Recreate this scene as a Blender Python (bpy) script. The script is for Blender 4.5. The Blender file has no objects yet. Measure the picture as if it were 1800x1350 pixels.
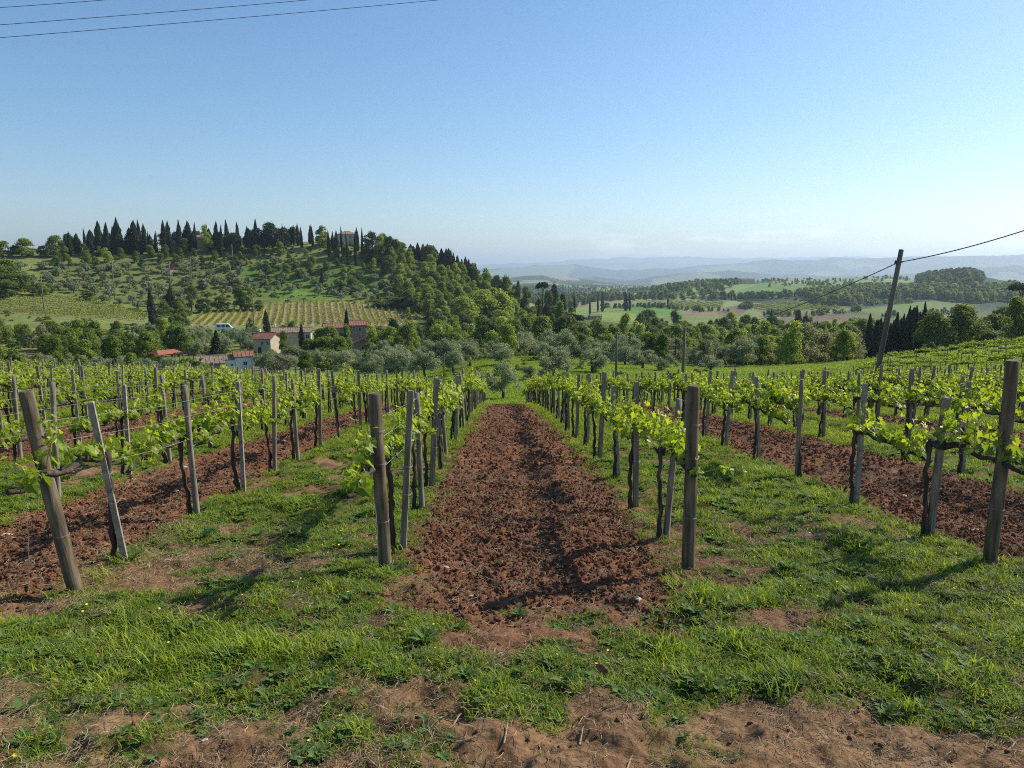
import bpy, math, random
import numpy as np
from mathutils import Vector, Matrix
R = math.radians
random.seed(7)
rng = np.random.default_rng(7)
S = bpy.context.scene

# ------------------------------------------------------------------ camera, sky, sun, exposure
PITCH, YAW, CAMZ, FPX = R(8.4), R(0.9), 1.75, 1334.0
cam_d = bpy.data.cameras.new('camera'); cam = bpy.data.objects.new('camera', cam_d)
S.collection.objects.link(cam); S.camera = cam
cam_d.sensor_width = 36; cam_d.lens = 36 * FPX / 1800
cam_d.clip_start = 0.05; cam_d.clip_end = 90000
cam.location = (0, 0, CAMZ); cam.rotation_euler = (math.pi / 2 - PITCH, 0, -YAW)

SUN_EL, SUN_AZ = R(38), R(62)          # azimuth clockwise from +Y
w = bpy.data.worlds.new('World'); S.world = w; w.use_nodes = True
nt = w.node_tree; nt.nodes.clear()
def N(nt, t, **k):
    n = nt.nodes.new(t)
    for a, b in k.items():
        if a.startswith('_'): n.inputs[a[1:].replace('_', ' ')].default_value = b
        else: setattr(n, a, b)
    return n
L = lambda nt, a, b: nt.links.new(a, b)
sky = N(nt, 'ShaderNodeTexSky', sky_type='NISHITA', sun_disc=False, sun_elevation=SUN_EL, sun_rotation=SUN_AZ,
        altitude=250, air_density=1.0, dust_density=0.6, ozone_density=2.6)
bg = N(nt, 'ShaderNodeBackground'); bg.inputs['Strength'].default_value = 0.088
outw = N(nt, 'ShaderNodeOutputWorld')
tc = N(nt, 'ShaderNodeTexCoord'); sep = N(nt, 'ShaderNodeSeparateXYZ'); L(nt, tc.outputs['Generated'], sep.inputs[0])
mp = N(nt, 'ShaderNodeMapping'); mp.inputs['Scale'].default_value = (11, 11, 42); L(nt, tc.outputs['Generated'], mp.inputs[0])
cn = N(nt, 'ShaderNodeTexNoise'); cn.inputs['Scale'].default_value = 1.6; cn.inputs['Detail'].default_value = 7; L(nt, mp.outputs[0], cn.inputs['Vector'])
cr = N(nt, 'ShaderNodeMapRange'); cr.inputs['From Min'].default_value = 0.50; cr.inputs['From Max'].default_value = 0.66; L(nt, cn.outputs['Fac'], cr.inputs['Value'])
band = N(nt, 'ShaderNodeMapRange', interpolation_type='SMOOTHSTEP'); band.inputs['From Min'].default_value = 0.062; band.inputs['From Max'].default_value = 0.038; L(nt, sep.outputs['Z'], band.inputs['Value'])
m1 = N(nt, 'ShaderNodeMath', operation='MULTIPLY'); L(nt, cr.outputs[0], m1.inputs[0]); L(nt, band.outputs[0], m1.inputs[1])
xr = N(nt, 'ShaderNodeMapRange', interpolation_type='SMOOTHSTEP'); xr.inputs['From Min'].default_value = -0.05; xr.inputs['From Max'].default_value = 0.2; L(nt, sep.outputs['X'], xr.inputs['Value'])
m2 = N(nt, 'ShaderNodeMath', operation='MULTIPLY'); L(nt, m1.outputs[0], m2.inputs[0]); L(nt, xr.outputs[0], m2.inputs[1])
m3 = N(nt, 'ShaderNodeMath', operation='MULTIPLY'); L(nt, m2.outputs[0], m3.inputs[0]); m3.inputs[1].default_value = 0.3
hs = N(nt, 'ShaderNodeHueSaturation'); hs.inputs['Hue'].default_value = .497; hs.inputs['Saturation'].default_value = 1.20; hs.inputs['Value'].default_value = 1.27; L(nt, sky.outputs[0], hs.inputs['Color'])
mixc = N(nt, 'ShaderNodeMixRGB'); mixc.inputs[2].default_value = (17, 16.2, 16.2, 1)
L(nt, m3.outputs[0], mixc.inputs[0]); L(nt, hs.outputs[0], mixc.inputs[1])
L(nt, mixc.outputs[0], bg.inputs['Color']); L(nt, bg.outputs[0], outw.inputs['Surface'])

sd = bpy.data.lights.new('sun', 'SUN'); sd.energy = 5.0; sd.angle = R(0.53); sd.color = (1, 0.93, 0.80)
sun = bpy.data.objects.new('sun', sd); S.collection.objects.link(sun)
sdir = Vector((math.sin(SUN_AZ) * math.cos(SUN_EL), math.cos(SUN_AZ) * math.cos(SUN_EL), math.sin(SUN_EL)))
sun.rotation_euler = (-sdir).to_track_quat('-Z', 'Y').to_euler(); sun.location = (0, 0, 50)
S.view_settings.view_transform = 'Standard'; S.view_settings.look = 'None'
S.view_settings.exposure = 0.4; S.view_settings.gamma = 1
S.render.engine = 'CYCLES'
cy = S.cycles
cy.use_denoising = False; cy.denoiser = 'OPENIMAGEDENOISE'; cy.denoising_prefilter = 'ACCURATE'
cy.filter_width = 1.05
cy.max_bounces = 6; cy.diffuse_bounces = 3; cy.glossy_bounces = 2; cy.transmission_bounces = 4; cy.transparent_max_bounces = 8
cy.volume_bounces = 0; cy.caustics_reflective = False; cy.caustics_refractive = False
HAZE_DENSITY, HAZE_COLOR = 0.000095, (0.66, 0.82, 1.0)

# ------------------------------------------------------------------ helpers
def tag(o, label=None, cat=None, group=None, kind=None):
    if label: o['label'] = label
    if cat: o['category'] = cat
    if group: o['group'] = group
    if kind: o['kind'] = kind
    return o
def link(o, parent=None):
    S.collection.objects.link(o)
    if parent is not None: o.parent = parent
    return o
def empty(name, loc=(0, 0, 0), rz=0.0):
    o = bpy.data.objects.new(name, None); o.location = loc; o.rotation_euler = (0, 0, rz); o.empty_display_size = 0.1
    return link(o)
def mk(name, V, FS, mats, attrs=None, smooth=False, midx=None):
    """mesh from numpy: V (n,3), FS list of (m,k) face arrays"""
    me = bpy.data.meshes.new(name); V = np.asarray(V, dtype=np.float32)
    FS = [np.asarray(f, dtype=np.int32) for f in (FS if isinstance(FS, list) else [FS]) if len(f)]
    tot = np.concatenate([np.full(len(f), f.shape[1], np.int32) for f in FS])
    li = np.concatenate([f.ravel() for f in FS])
    me.vertices.add(len(V)); me.vertices.foreach_set('co', V.ravel())
    me.loops.add(len(li)); me.loops.foreach_set('vertex_index', li)
    me.polygons.add(len(tot)); st = np.concatenate([[0], np.cumsum(tot)[:-1]]).astype(np.int32)
    me.polygons.foreach_set('loop_start', st); me.polygons.foreach_set('loop_total', tot)
    for m in (mats if isinstance(mats, (list, tuple)) else [mats]): me.materials.append(m)
    if midx is not None: me.polygons.foreach_set('material_index', np.asarray(midx, np.int32))
    me.update(calc_edges=True)
    me.polygons.foreach_set('use_smooth', np.full(len(tot), bool(smooth)))
    for k, (ty, dom, arr) in (attrs or {}).items():
        a = me.attributes.new(k, ty, dom)
        a.data.foreach_set({'FLOAT': 'value', 'FLOAT_COLOR': 'color', 'FLOAT_VECTOR': 'vector', 'INT': 'value'}[ty], np.asarray(arr).ravel())
    me.validate()
    return me
def mobj(name, me, parent=None, loc=None):
    o = bpy.data.objects.new(name, me)
    if loc is not None: o.location = loc
    return link(o, parent)
class MB:
    """collects boxes, tubes and prisms into one mesh"""
    def __init__(s): s.V = []; s.F = {3: [], 4: []}; s.n = 0; s.T = []
    def add(s, V, F, t=None):
        V = np.asarray(V, float); s.V.append(V)
        for f in F: s.F.setdefault(len(f), []).append([i + s.n for i in f])
        s.T.append(np.full(len(V), rng.random() if t is None else t)); s.n += len(V)
    def addn(s, V, F, t):
        F = np.asarray(F); s.V.append(V); s.F.setdefault(F.shape[1], []).extend((F + s.n).tolist()); s.T.append(t); s.n += len(V)
    def box(s, c, d, M=None):
        x, y, z = [q / 2 for q in d]
        V = np.array([[i * x, j * y, k * z] for k in (-1, 1) for j in (-1, 1) for i in (-1, 1)]) + np.array(c)
        if M is not None: V = np.array([M @ Vector(v) for v in V])
        s.add(V, [(0, 2, 3, 1), (4, 5, 7, 6), (0, 1, 5, 4), (2, 6, 7, 3), (0, 4, 6, 2), (1, 3, 7, 5)])
    def tube(s, P, rad, n=7, t=None, square=False, jit=0.0):
        P = np.asarray(P, float); m = len(P); rad = np.broadcast_to(rad, (m,))
        T = np.gradient(P, axis=0); T /= np.linalg.norm(T, axis=1)[:, None] + 1e-9
        up = np.array([1.0, 0, 0]) if abs(T[0, 0]) < .8 else np.array([0, 1.0, 0])
        V = []
        for i in range(m):
            a = np.cross(T[i], up); a /= np.linalg.norm(a); b = np.cross(T[i], a); up = -np.cross(T[i], a) * 0 + up
            for k in range(n):
                th = 2 * math.pi * (k + (.5 if square else 0)) / n
                rr = rad[i] * (1 + jit * (rng.random() - .5))
                V.append(P[i] + rr * (math.cos(th) * a + math.sin(th) * b))
        F = [(i * n + k, i * n + (k + 1) % n, (i + 1) * n + (k + 1) % n, (i + 1) * n + k) for i in range(m - 1) for k in range(n)]
        V += [P[0], P[-1]]; c0, c1 = m * n, m * n + 1
        F += [(c0, (k + 1) % n, k) for k in range(n)] + [(c1, (m - 1) * n + k, (m - 1) * n + (k + 1) % n) for k in range(n)]
        s.add(V, F, t)
    def mesh(s, name, mat, smooth=False):
        FS = [np.array(f) for f in s.F.values() if f]
        return mk(name, np.concatenate(s.V), FS, mat, {'tint': ('FLOAT', 'POINT', np.concatenate(s.T))}, smooth)
    def build(s, name, mat, parent=None, smooth=False): return mobj(name, s.mesh(name, mat, smooth), parent)

# --- noise
def _h(ix, iy, seed):
    n = (ix.astype(np.int64) * 374761393 + iy.astype(np.int64) * 668265263 + seed * 974711) & 0xffffffff
    n = ((n ^ (n >> 13)) * 1274126177) & 0xffffffff
    return ((n ^ (n >> 16)) & 0xffff) / 65535.0
def vnoise(x, y, seed=0):
    x = np.asarray(x, float); y = np.asarray(y, float); ix = np.floor(x); iy = np.floor(y); fx = x - ix; fy = y - iy
    fx = fx * fx * fx * (fx * (fx * 6 - 15) + 10); fy = fy * fy * fy * (fy * (fy * 6 - 15) + 10)
    a = _h(ix, iy, seed); b = _h(ix + 1, iy, seed); c = _h(ix, iy + 1, seed); d = _h(ix + 1, iy + 1, seed)
    return (a + (b - a) * fx) * (1 - fy) + (c + (d - c) * fx) * fy
def fbm(x, y, seed=0, o=4):
    s = 0; a = 1; t = 0
    for i in range(o):
        s = s + a * vnoise(x * 2 ** i + i * 17.3, y * 2 ** i - i * 9.1, seed + i); t += a; a *= .5
    return s / t
def sst(x, a, b):
    t = np.clip((x - a) / (b - a), 0, 1); return t * t * (3 - 2 * t)

# --- photo-pixel (1800x1350) <-> world
cp, sp, cyw, syw = math.cos(PITCH), math.sin(PITCH), math.cos(YAW), math.sin(YAW)
FWD = np.array([syw * cp, cyw * cp, -sp]); RT = np.array([cyw, -syw, 0]); UP = np.array([syw * sp, cyw * sp, cp])
def ray(u, v):
    return FWD + RT * ((u - 900) / FPX) + UP * ((675 - v) / FPX)
def azslope(u, v):
    d = ray(u, v); return math.atan2(d[0], d[1]), d[2] / math.hypot(d[0], d[1])
def proj(x, y, z):
    x = np.asarray(x, float); y = np.asarray(y, float); z = np.asarray(z, float) - CAMZ
    dep = x * FWD[0] + y * FWD[1] + z * FWD[2]; dep = np.where(dep > .01, dep, .01)
    return 900 + FPX * (x * RT[0] + y * RT[1]) / dep, 675 - FPX * (x * UP[0] + y * UP[1] + z * UP[2]) / dep
def inpoly(u, v, P):
    r = np.zeros(np.shape(u), bool); n = len(P)
    for i in range(n):
        x1, y1 = P[i]; x2, y2 = P[(i + 1) % n]
        if y1 == y2: continue
        c = ((y1 > v) != (y2 > v)) & (u < (x2 - x1) * (v - y1) / (y2 - y1) + x1); r ^= c
    return r

# ------------------------------------------------------------------ terrain heights
TU = [-250, 0, 220, 440, 640, 760, 860, 950, 1100, 1250, 1400, 1560, 1700, 1800, 2100]
TAB = {  # distance: photo row on which the ground lies there, per column
 45:  [672, 672, 675, 680, 692, 702, 712, 712, 708, 704, 698, 688, 676, 668, 650],
 60:  [668, 668, 672, 680, 692, 700, 706, 702, 694, 690, 682, 668, 658, 650, 634],
 90:  [660, 660, 665, 672, 674, 668, 652, 648, 650, 655, 655, 642, 624, 613, 600],
 120: [655, 655, 660, 662, 657, 650, 634, 630, 640, 648, 645, 632, 617, 606, 596],
 160: [640, 642, 648, 648, 645, 640, 634, 632, 638, 642, 640, 632, 622, 612, 604],
 220: [602, 607, 614, 616, 616, 620, 628, 628, 630, 630, 626, 620, 608, 598, 585],
 290: [572, 577, 580, 581, 582, 592, 604, 610, 612, 617, 612, 608, 600, 590, 580],
 340: [540, 545, 550, 556, 558, 568, 580, 590, 600, 603, 602, 600, 592, 585, 575],
 400: [495, 498, 506, 512, 514, 522, 548, 566, 588, 592, 592, 590, 585, 580, 570],
 450: [450, 448, 444, 438, 430, 462, 512, 545, 578, 582, 582, 580, 578, 575, 565],
 500: [440, 440, 436, 430, 428, 465, 510, 545, 572, 576, 576, 574, 573, 570, 560],
 700: [500, 500, 500, 500, 500, 510, 530, 552, 556, 560, 566, 566, 565, 563, 560],
 1000:[510, 510, 510, 510, 510, 512, 525, 535, 531, 535, 532, 533, 538, 545, 545],
 1400:[512, 512, 512, 512, 512, 512, 520, 524, 518, 505, 503, 503, 494, 505, 505],
 1650:[512, 512, 512, 512, 512, 512, 518, 522, 516, 497, 500, 500, 482, 500, 498],
 2100:[510, 510, 510, 510, 510, 510, 512, 516, 514, 505, 492, 490, 500, 503, 500],
 3200:[500, 500, 500, 500, 500, 500, 503, 506, 508, 508, 504, 504, 504, 504, 504],
 5500:[495, 495, 495, 495, 495, 495, 493, 489, 500, 498, 500, 500, 500, 500, 500],
 7500:[498, 498, 498, 498, 498, 498, 498, 500, 503, 500, 500, 500, 500, 500, 500],
 9000:[483, 483, 483, 483, 483, 483, 484, 486, 489, 477, 482, 478, 470, 467, 465],
 11500:[490] * 15,
 13500:[466, 466, 466, 466, 466, 466, 467, 464, 472, 460, 449, 447, 446, 445, 443],
 18000:[482] * 15,
 24000:[464, 464, 464, 464, 464, 464, 464, 459, 451, 449, 450, 452, 452, 450, 450],
 29000:[480] * 15,
}
TD = sorted(TAB)
TAZ = np.array([azslope(u, 600)[0] for u in TU])
TZ = np.array([[CAMZ + d * azslope(u, v)[1] for u, v in zip(TU, TAB[d])] for d in TD])
def h_near(x, y):
    yy = np.maximum(y, -6)
    z = -(0.076 * yy + 0.00143 * yy * yy)
    z = z + 0.9 * sst(-x, 2, 16) * np.clip(yy / 41, 0, 1.2) ** 1.5
    z = z + 0.35 * sst(x, 8, 24) * np.clip(yy / 30, 0, 1.3) ** 1.5
    return z
rr = [0.05, .5, .9]; r = 1.25
while r < 44: rr.append(r); r *= 1.0036
while r < 29000: rr.append(r); r *= 1.010
rr.append(29000.)
RR = np.array(rr)
AZ = np.radians(np.concatenate([np.arange(-72, -41, 3), np.arange(-40, 40.01, .16), np.arange(42, 73, 3)]))
LD = np.log(TD); lr = np.log(RR)
def table_h():
    Z1 = np.array([np.interp(lr, LD, TZ[:, j]) for j in range(len(TU))])          # (cols, r)
    # smooth along r
    k = np.exp(-np.linspace(-2, 2, 9) ** 2); k /= k.sum()
    Zp = np.pad(Z1, ((0, 0), (4, 4)), mode='edge')
    ifar = np.searchsorted(RR, 60)
    Zs = sum(Zp[:, i:i + Z1.shape[1]] * k[i] for i in range(9)); Z1[:, ifar:] = Zs[:, ifar:]
    A = AZ; out = np.zeros((len(RR), len(A)))
    # cubic hermite across columns
    idx = np.clip(np.searchsorted(TAZ, A) - 1, 0, len(TU) - 2)
    h = TAZ[idx + 1] - TAZ[idx]; t = np.clip((A - TAZ[idx]) / h, 0, 1)
    m = np.gradient(Z1, TAZ, axis=0)
    h00 = 2 * t ** 3 - 3 * t ** 2 + 1; h10 = t ** 3 - 2 * t ** 2 + t; h01 = -2 * t ** 3 + 3 * t ** 2; h11 = t ** 3 - t ** 2
    out = (Z1[idx] * h00[:, None] + m[idx] * (h10 * h)[:, None] + Z1[idx + 1] * h01[:, None] + m[idx + 1] * (h11 * h)[:, None]).T
    return out
GX = RR[:, None] * np.sin(AZ)[None]; GY = RR[:, None] * np.cos(AZ)[None]
TH = table_h()
bl = sst(RR, 40, 52)[:, None]
GZ = h_near(GX, GY) * (1 - bl) + TH * bl
rel = (fbm(GX / 40, GY / 40, 3, 5) - .5) * sst(RR, 60, 160)[:, None] * 1.6
rel = rel + (fbm(GX / 260, GY / 260, 5, 5) - .5) * 14 * sst(RR, 600, 1600)[:, None]
rel = rel + (fbm(GX / 1100, GY / 900, 9, 6) - .5) * .020 * np.minimum(RR, 12000)[:, None] * sst(RR, 2000, 5000)[:, None] * (1 - .45 * sst(RR, 11000, 13000)[:, None])
rel = rel - np.abs(fbm(GX / 1900, GY / 1500, 15, 6) - .5) * .024 * RR[:, None] * sst(RR, 4500, 8000)[:, None]
GZ = GZ + rel
def hz(x, y):
    """ground height by bilinear look-up"""
    x = np.atleast_1d(np.asarray(x, float)); y = np.atleast_1d(np.asarray(y, float))
    r_ = np.hypot(x, y); a = np.arctan2(x, y)
    i = np.clip(np.searchsorted(RR, r_) - 1, 0, len(RR) - 2); j = np.clip(np.searchsorted(AZ, a) - 1, 0, len(AZ) - 2)
    fi = np.clip((r_ - RR[i]) / (RR[i + 1] - RR[i]), 0, 1); fj = np.clip((a - AZ[j]) / (AZ[j + 1] - AZ[j]), 0, 1)
    return (GZ[i, j] * (1 - fi) + GZ[i + 1, j] * fi) * (1 - fj) + (GZ[i, j + 1] * (1 - fi) + GZ[i + 1, j + 1] * fi) * fj
def hz1(x, y): return float(hz(x, y)[0])
def ud(u, d):
    a = azslope(u, 600)[0]; x, y = d * math.sin(a), d * math.cos(a); return x, y, hz1(x, y)
def hit(u, v, dmin=0, dmax=1e9):
    a, s = azslope(u, v); x = RR * math.sin(a); y = RR * math.cos(a); g = hz(x, y)
    below = (CAMZ + RR * s <= g) & (RR >= dmin) & (RR <= dmax)
    k = int(np.argmax(below)) if below.any() else len(RR) - 1
    return x[k], y[k], g[k]

# ------------------------------------------------------------------ vineyard layout
LEFT = [-0.85, -2.98, -4.8] + [-7.0 - 2.22 * k for k in range(10)]
RIGHT = [1.41, 3.73, 6.05] + [8.33 + 2.27 * k for k in range(7)]
ROWX = sorted(LEFT + RIGHT)
YEND = 39.5
def row_start(x):
    if abs(x + 2.98) < .1: return 5.0
    return 5.45 + (0.12 * math.sin(x * 3))
TILLED = [(-0.85, 1.41), (3.73, 6.05), (-4.8, -2.98), (-9.22, -7.0), (-13.66, -11.44), (-18.1, -15.88), (-22.5, -20.3), (8.33, 10.6), (12.87, 15.14), (17.41, 19.68)]
def tilled_mask(x, y):
    m = np.zeros(np.shape(x)); wob = (fbm(x * .9 + 3, y * 1.1, 21, 3) - .5) * .55
    for i, (a, b) in enumerate(TILLED):
        y0 = 4.75 if i in (0,) else (4.2 if i == 2 else 5.3)
        inner = .10 if i == 0 else .12
        e = np.minimum(x - (a + inner), (b - inner) - x) + wob * .55
        n = np.minimum(e, (y - y0 + wob * 4.5) * .35)
        far = 36.0
        n = np.minimum(n, (far - y) * .5)
        m = np.maximum(m, sst(n, -.10, .16))
    return m
# patches of bare dirt (cut) and lush grass (boost): photo pixel, radii in metres, weight
PATCH = []
def patch(u, v, rx, ry, w_): 
    x, y, z = hit(u, v); PATCH.append((x, y, rx, ry, w_))
for q in [(560, 1140, .30, .45, -1), (650, 1235, .5, .22, -.9), (720, 1045, .3, .35, -.6), (260, 1000, .25, .3, -.9), (280, 1015, .5, .15, -.6),
          (480, 960, .35, .2, -.8), (540, 1000, .35, .15, -.8), (1370, 1080, .32, .16, -1), (1310, 990, .35, .3, -.6), (760, 1110, .35, .12, .5), (850, 1185, .3, .15, .5), (1060, 1150, .45, .2, .8), (650, 1160, .3, .2, .4), (950, 1200, .35, .18, .6), (1130, 1230, .3, .2, .6), (760, 1230, .3, .15, .4),
          (560, 850, .3, 1.2, -.4), (600, 780, .3, 1.6, -.4), (50, 1040, .6, .25, -.8), (1500, 900, .25, .6, -.5),
          (300, 1140, .75, .55, 1), (450, 1180, .5, .4, 1), (130, 1120, .5, .4, .8), (560, 900, .7, .9, .9), (430, 950, .5, .5, .9), (650, 1060, .3, .3, .6),
          (1400, 840, .8, 1.8, 1), (1330, 900, .6, .8, 1), (1500, 1010, .9, .6, 1), (1700, 1100, .8, .6, .9), (1250, 1050, .35, .4, 1), (1450, 1180, .8, .35, 1),
          (1230, 1180, .4, .25, .8), (980, 1150, .25, .14, .5), (870, 1255, .15, .1, .6), (975, 1290, .12, .09, .9), (1060, 1265, .14, .07, .9), (905, 1235, .2, .12, .6), (1650, 960, .6, .4, .8)]:
    patch(*q)
def grass_density(x, y):
    """0..1 how thick grass stands"""
    t = tilled_mask(x, y)
    n = fbm(x * 1.3 + 11, y * 1.3, 31, 4); n2 = fbm(x * 4.1, y * 4.1 + 5, 37, 3)
    g = .52 + (n - .5) * 2.6 + (n2 - .5) * 2.6
    for (px, py, rx, ry, w_) in PATCH:
        g = g + w_ * .9 * np.exp(-(((x - px) / rx) ** 2 + ((y - py) / ry) ** 2))
    edge = 3.12 + .25 * np.sin(x * 1.7 + 1) + (fbm(x * 1.5, y * 0 + 2, 41, 3) - .5) * .7 + .15 * np.abs(x) * .4
    path = sst(y, edge - .12, edge + .10)
    mid = np.exp(-((x + .3) / 1.0) ** 2) * np.exp(-((y - 3.9) / .9) ** 2)     # thin worn turf in front of the middle strip
    g = g - .12 * mid
    g = np.where(path < 1, g * path + (1 - path) * (n2 - .58) * 2.2, g)
    g = g + .34 * sst(y, 4.8, 9)
    return np.clip(g, 0, 1) * (1 - .97 * t)

# ------------------------------------------------------------------ land cover
FIELD_L = [(0, 530), (90, 519), (150, 526), (262, 553), (258, 566), (130, 560), (0, 549)]
FIELD_C = [(322, 572), (348, 553), (470, 536), (560, 531), (660, 534), (752, 546), (742, 562), (690, 573)]
COVER = [  # photo polygon, distance range, albedo
 (FIELD_L, 290, 430, (.20, .18, .08)), (FIELD_C, 285, 430, (.29, .22, .10)),
 ([(0, 620), (60, 612), (80, 630), (0, 634)], 150, 260, (.13, .085, .045)),
 ([(60, 470), (300, 450), (580, 470), (760, 520), (560, 530), (300, 545), (80, 510)], 300, 470, (.125, .145, .04)),
 ([(293, 460), (306, 460), (307, 483), (292, 483)], 300, 480, (.35, .22, .14)),
 ([(420, 468), (640, 470), (800, 500), (820, 518), (640, 520), (560, 528), (420, 520)], 300, 470, (.10, .165, .03)),
 ([(1095, 548), (1122, 531), (1140, 531), (1210, 544), (1212, 556), (1120, 552)], 450, 1400, (.10, .20, .035)),
 ([(1130, 529), (1180, 528), (1180, 538), (1140, 536)], 450, 1500, (.18, .15, .08)),
 ([(1172, 528), (1275, 530), (1270, 545), (1220, 545), (1172, 539)], 450, 1500, (.18, .165, .08)),
 ([(1195, 543), (1270, 547), (1255, 556), (1205, 556)], 450, 1500, (.20, .16, .09)),
 ([(1262, 550), (1275, 540), (1300, 536), (1316, 543), (1300, 556), (1262, 556)], 450, 1500, (.15, .11, .07)),
 ([(1310, 536), (1400, 528), (1500, 540), (1480, 552), (1420, 556), (1340, 552)], 450, 1500, (.17, .155, .07)),
 ([(1275, 520), (1340, 497), (1460, 503), (1450, 512), (1350, 524)], 700, 2600, (.12, .20, .05)),
 ([(1370, 556), (1430, 550), (1510, 557), (1490, 575), (1380, 572)], 350, 1500, (.15, .11, .07)),
 ([(1500, 545), (1640, 528), (1720, 534), (1700, 548), (1560, 556)], 450, 1500, (.13, .18, .05)),
 ([(1520, 505), (1600, 500), (1660, 502), (1640, 514), (1560, 520)], 800, 2600, (.14, .16, .06)),
 ([(1610, 548), (1680, 543), (1665, 556), (1610, 560)], 350, 1500, (.20, .14, .09)),
 ([(1000, 545), (1120, 552), (1115, 565), (1010, 560)], 300, 1200, (.17, .25, .05)),
]
def cover(x, y, z):
    r_ = np.hypot(x, y); u, v = proj(x, y, z)
    n = fbm(x / 6, y / 6, 51, 4)[..., None]; nb = fbm(x / 55, y / 55, 52, 4)[..., None]
    C = np.array([.085, .125, .028]) * (1 - n) * 1.6 + np.array([.18, .17, .06]) * n
    # woodland floor
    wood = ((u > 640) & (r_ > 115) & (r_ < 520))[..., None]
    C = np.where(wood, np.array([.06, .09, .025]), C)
    far = sst(r_, 600, 1000)[..., None]
    nf = fbm(x / 210, y / 420, 57, 5)[..., None]; nf2 = fbm(x / 420, y / 520, 61, 4)[..., None]
    CF = np.where(nf > .56, np.array([.17, .24, .08]), np.array([.035, .06, .025]))
    CF = np.where((nf > .60) & (nf2 > .55), np.array([.27, .22, .13]), CF)
    C = C * (1 - far) + CF * far
    mtn = sst(r_, 6000, 8000)[..., None]
    CM = np.where(fbm(x / 900, y / 1500, 63, 5)[..., None] > .56, np.array([.13, .17, .08]), np.array([.02, .04, .02]))
    C = C * (1 - mtn) + CM * mtn
    for P, d0, d1, c in COVER:
        m = inpoly(u, v, P) & (r_ > d0) & (r_ < d1)
        if m.any():
            C = np.where(m[..., None], np.array(c) * (.8 + .4 * n), C)
    # bright green meadow slope beyond the vines
    s = (sst(r_, 44, 50) * (1 - sst(r_, 115, 128)))[..., None]
    C = C * (1 - s) + (np.array([.12, .235, .028]) * (.7 + .6 * n)) * s
    fr_ = ((r_ - 57 - (u - 1600) * .0135) / 8.0) % 1.0 + (n[..., 0] - .5) * .35
    bb = ((u > 1490) & (r_ > 57) & (r_ < 103) & (fr_ > .22) & (fr_ < .68))
    C = np.where(bb[..., None], np.array([.17, .072, .038]) * (.8 + .4 * n), C)
    # near ground
    nearm = (1 - sst(r_, 42, 48))
    idx = nearm > 0
    if idx.any():
        xs, ys = x[idx], y[idx]; t = tilled_mask(xs, ys)[:, None]; g = grass_density(xs, ys)[:, None]
        f1 = fbm(xs * 9, ys * 9, 71, 4)[:, None]; f2 = fbm(xs * 1.7, ys * 1.7, 73, 3)[:, None]
        soil = np.array([.115, .047, .025]) * (1 - f1) + np.array([.235, .115, .064]) * f1
        dirt = np.array([.15, .085, .040]) * (1 - f1) + np.array([.28, .18, .095]) * f1
        dirt = dirt * (1 - f2 * .5) + soil * f2 * .5
        turf = np.array([.078, .088, .024]) * (.7 + .6 * f1)
        gg = np.clip(g * 1.4, 0, 1) * .75
        rd = (np.exp(-((xs - .3) / 1.3) ** 2) * sst(ys, 3.3, 4.2) * .8)[:, None]
        CN = ((dirt * (1 - rd) + soil * rd) * (1 - gg) + turf * gg) * (1 - t) + soil * t
        k = nearm[idx][:, None]; C[idx] = CN * k + C[idx] * (1 - k)
    return C
# fine relief of near ground
def fine(x, y):
    r_ = np.hypot(x, y); fade = 1 - sst(r_, 26, 42); t = tilled_mask(x, y)
    a = fbm(x * 13, y * 13, 81, 3); b = fbm(x * 3.3, y * 3.3, 83, 3); c = np.abs(fbm(x * 24, y * 24, 85, 2) - .5)
    clod = (np.clip(a - .42, 0, 1) * .085 + (b - .5) * .085 - c * .04)
    turf = (b - .5) * .09 + (a - .5) * .03
    pth = np.clip(fbm(x * 4.5, y * 6.5, 87, 3) - .5, -1, .06) * .10
    furrow = 0.02 * np.sin(x * 9 + b * 2)
    g = (fbm(x * 1.3 + 11, y * 1.3, 31, 4) - .5) * .10
    return fade * (t * (clod * 1.0 + furrow - .02) + (1 - t) * (turf + g + pth))

# ------------------------------------------------------------------ materials
def mat(name):
    m = bpy.data.materials.new(name); m.use_nodes = True; t = m.node_tree; t.nodes.clear()
    o = N(t, 'ShaderNodeOutputMaterial'); return m, t, o
def noise(t, scale, detail=4, rough=.6, coord='Object'):
    tc_ = N(t, 'ShaderNodeTexCoord'); n = N(t, 'ShaderNodeTexNoise'); n.inputs['Scale'].default_value = scale
    n.inputs['Detail'].default_value = detail; n.inputs['Roughness'].default_value = rough
    L(t, tc_.outputs[coord], n.inputs['Vector']); return n.outputs['Fac']
def ramp(t, fac, stops):
    r_ = N(t, 'ShaderNodeValToRGB'); e = r_.color_ramp.elements
    e[0].position, e[0].color = stops[0][0], (*stops[0][1], 1); e[1].position, e[1].color = stops[-1][0], (*stops[-1][1], 1)
    for p, c in stops[1:-1]:
        q = e.new(p); q.color = (*c, 1)
    L(t, fac, r_.inputs[0]); return r_.outputs[0]
def bsdf(t, col, rough=.9, spec=.2):
    b = N(t, 'ShaderNodeBsdfPrincipled'); b.inputs['Roughness'].default_value = rough; b.inputs['Specular IOR Level'].default_value = spec
    if isinstance(col, tuple): b.inputs['Base Color'].default_value = (*col, 1)
    else: L(t, col, b.inputs['Base Color'])
    return b
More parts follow.
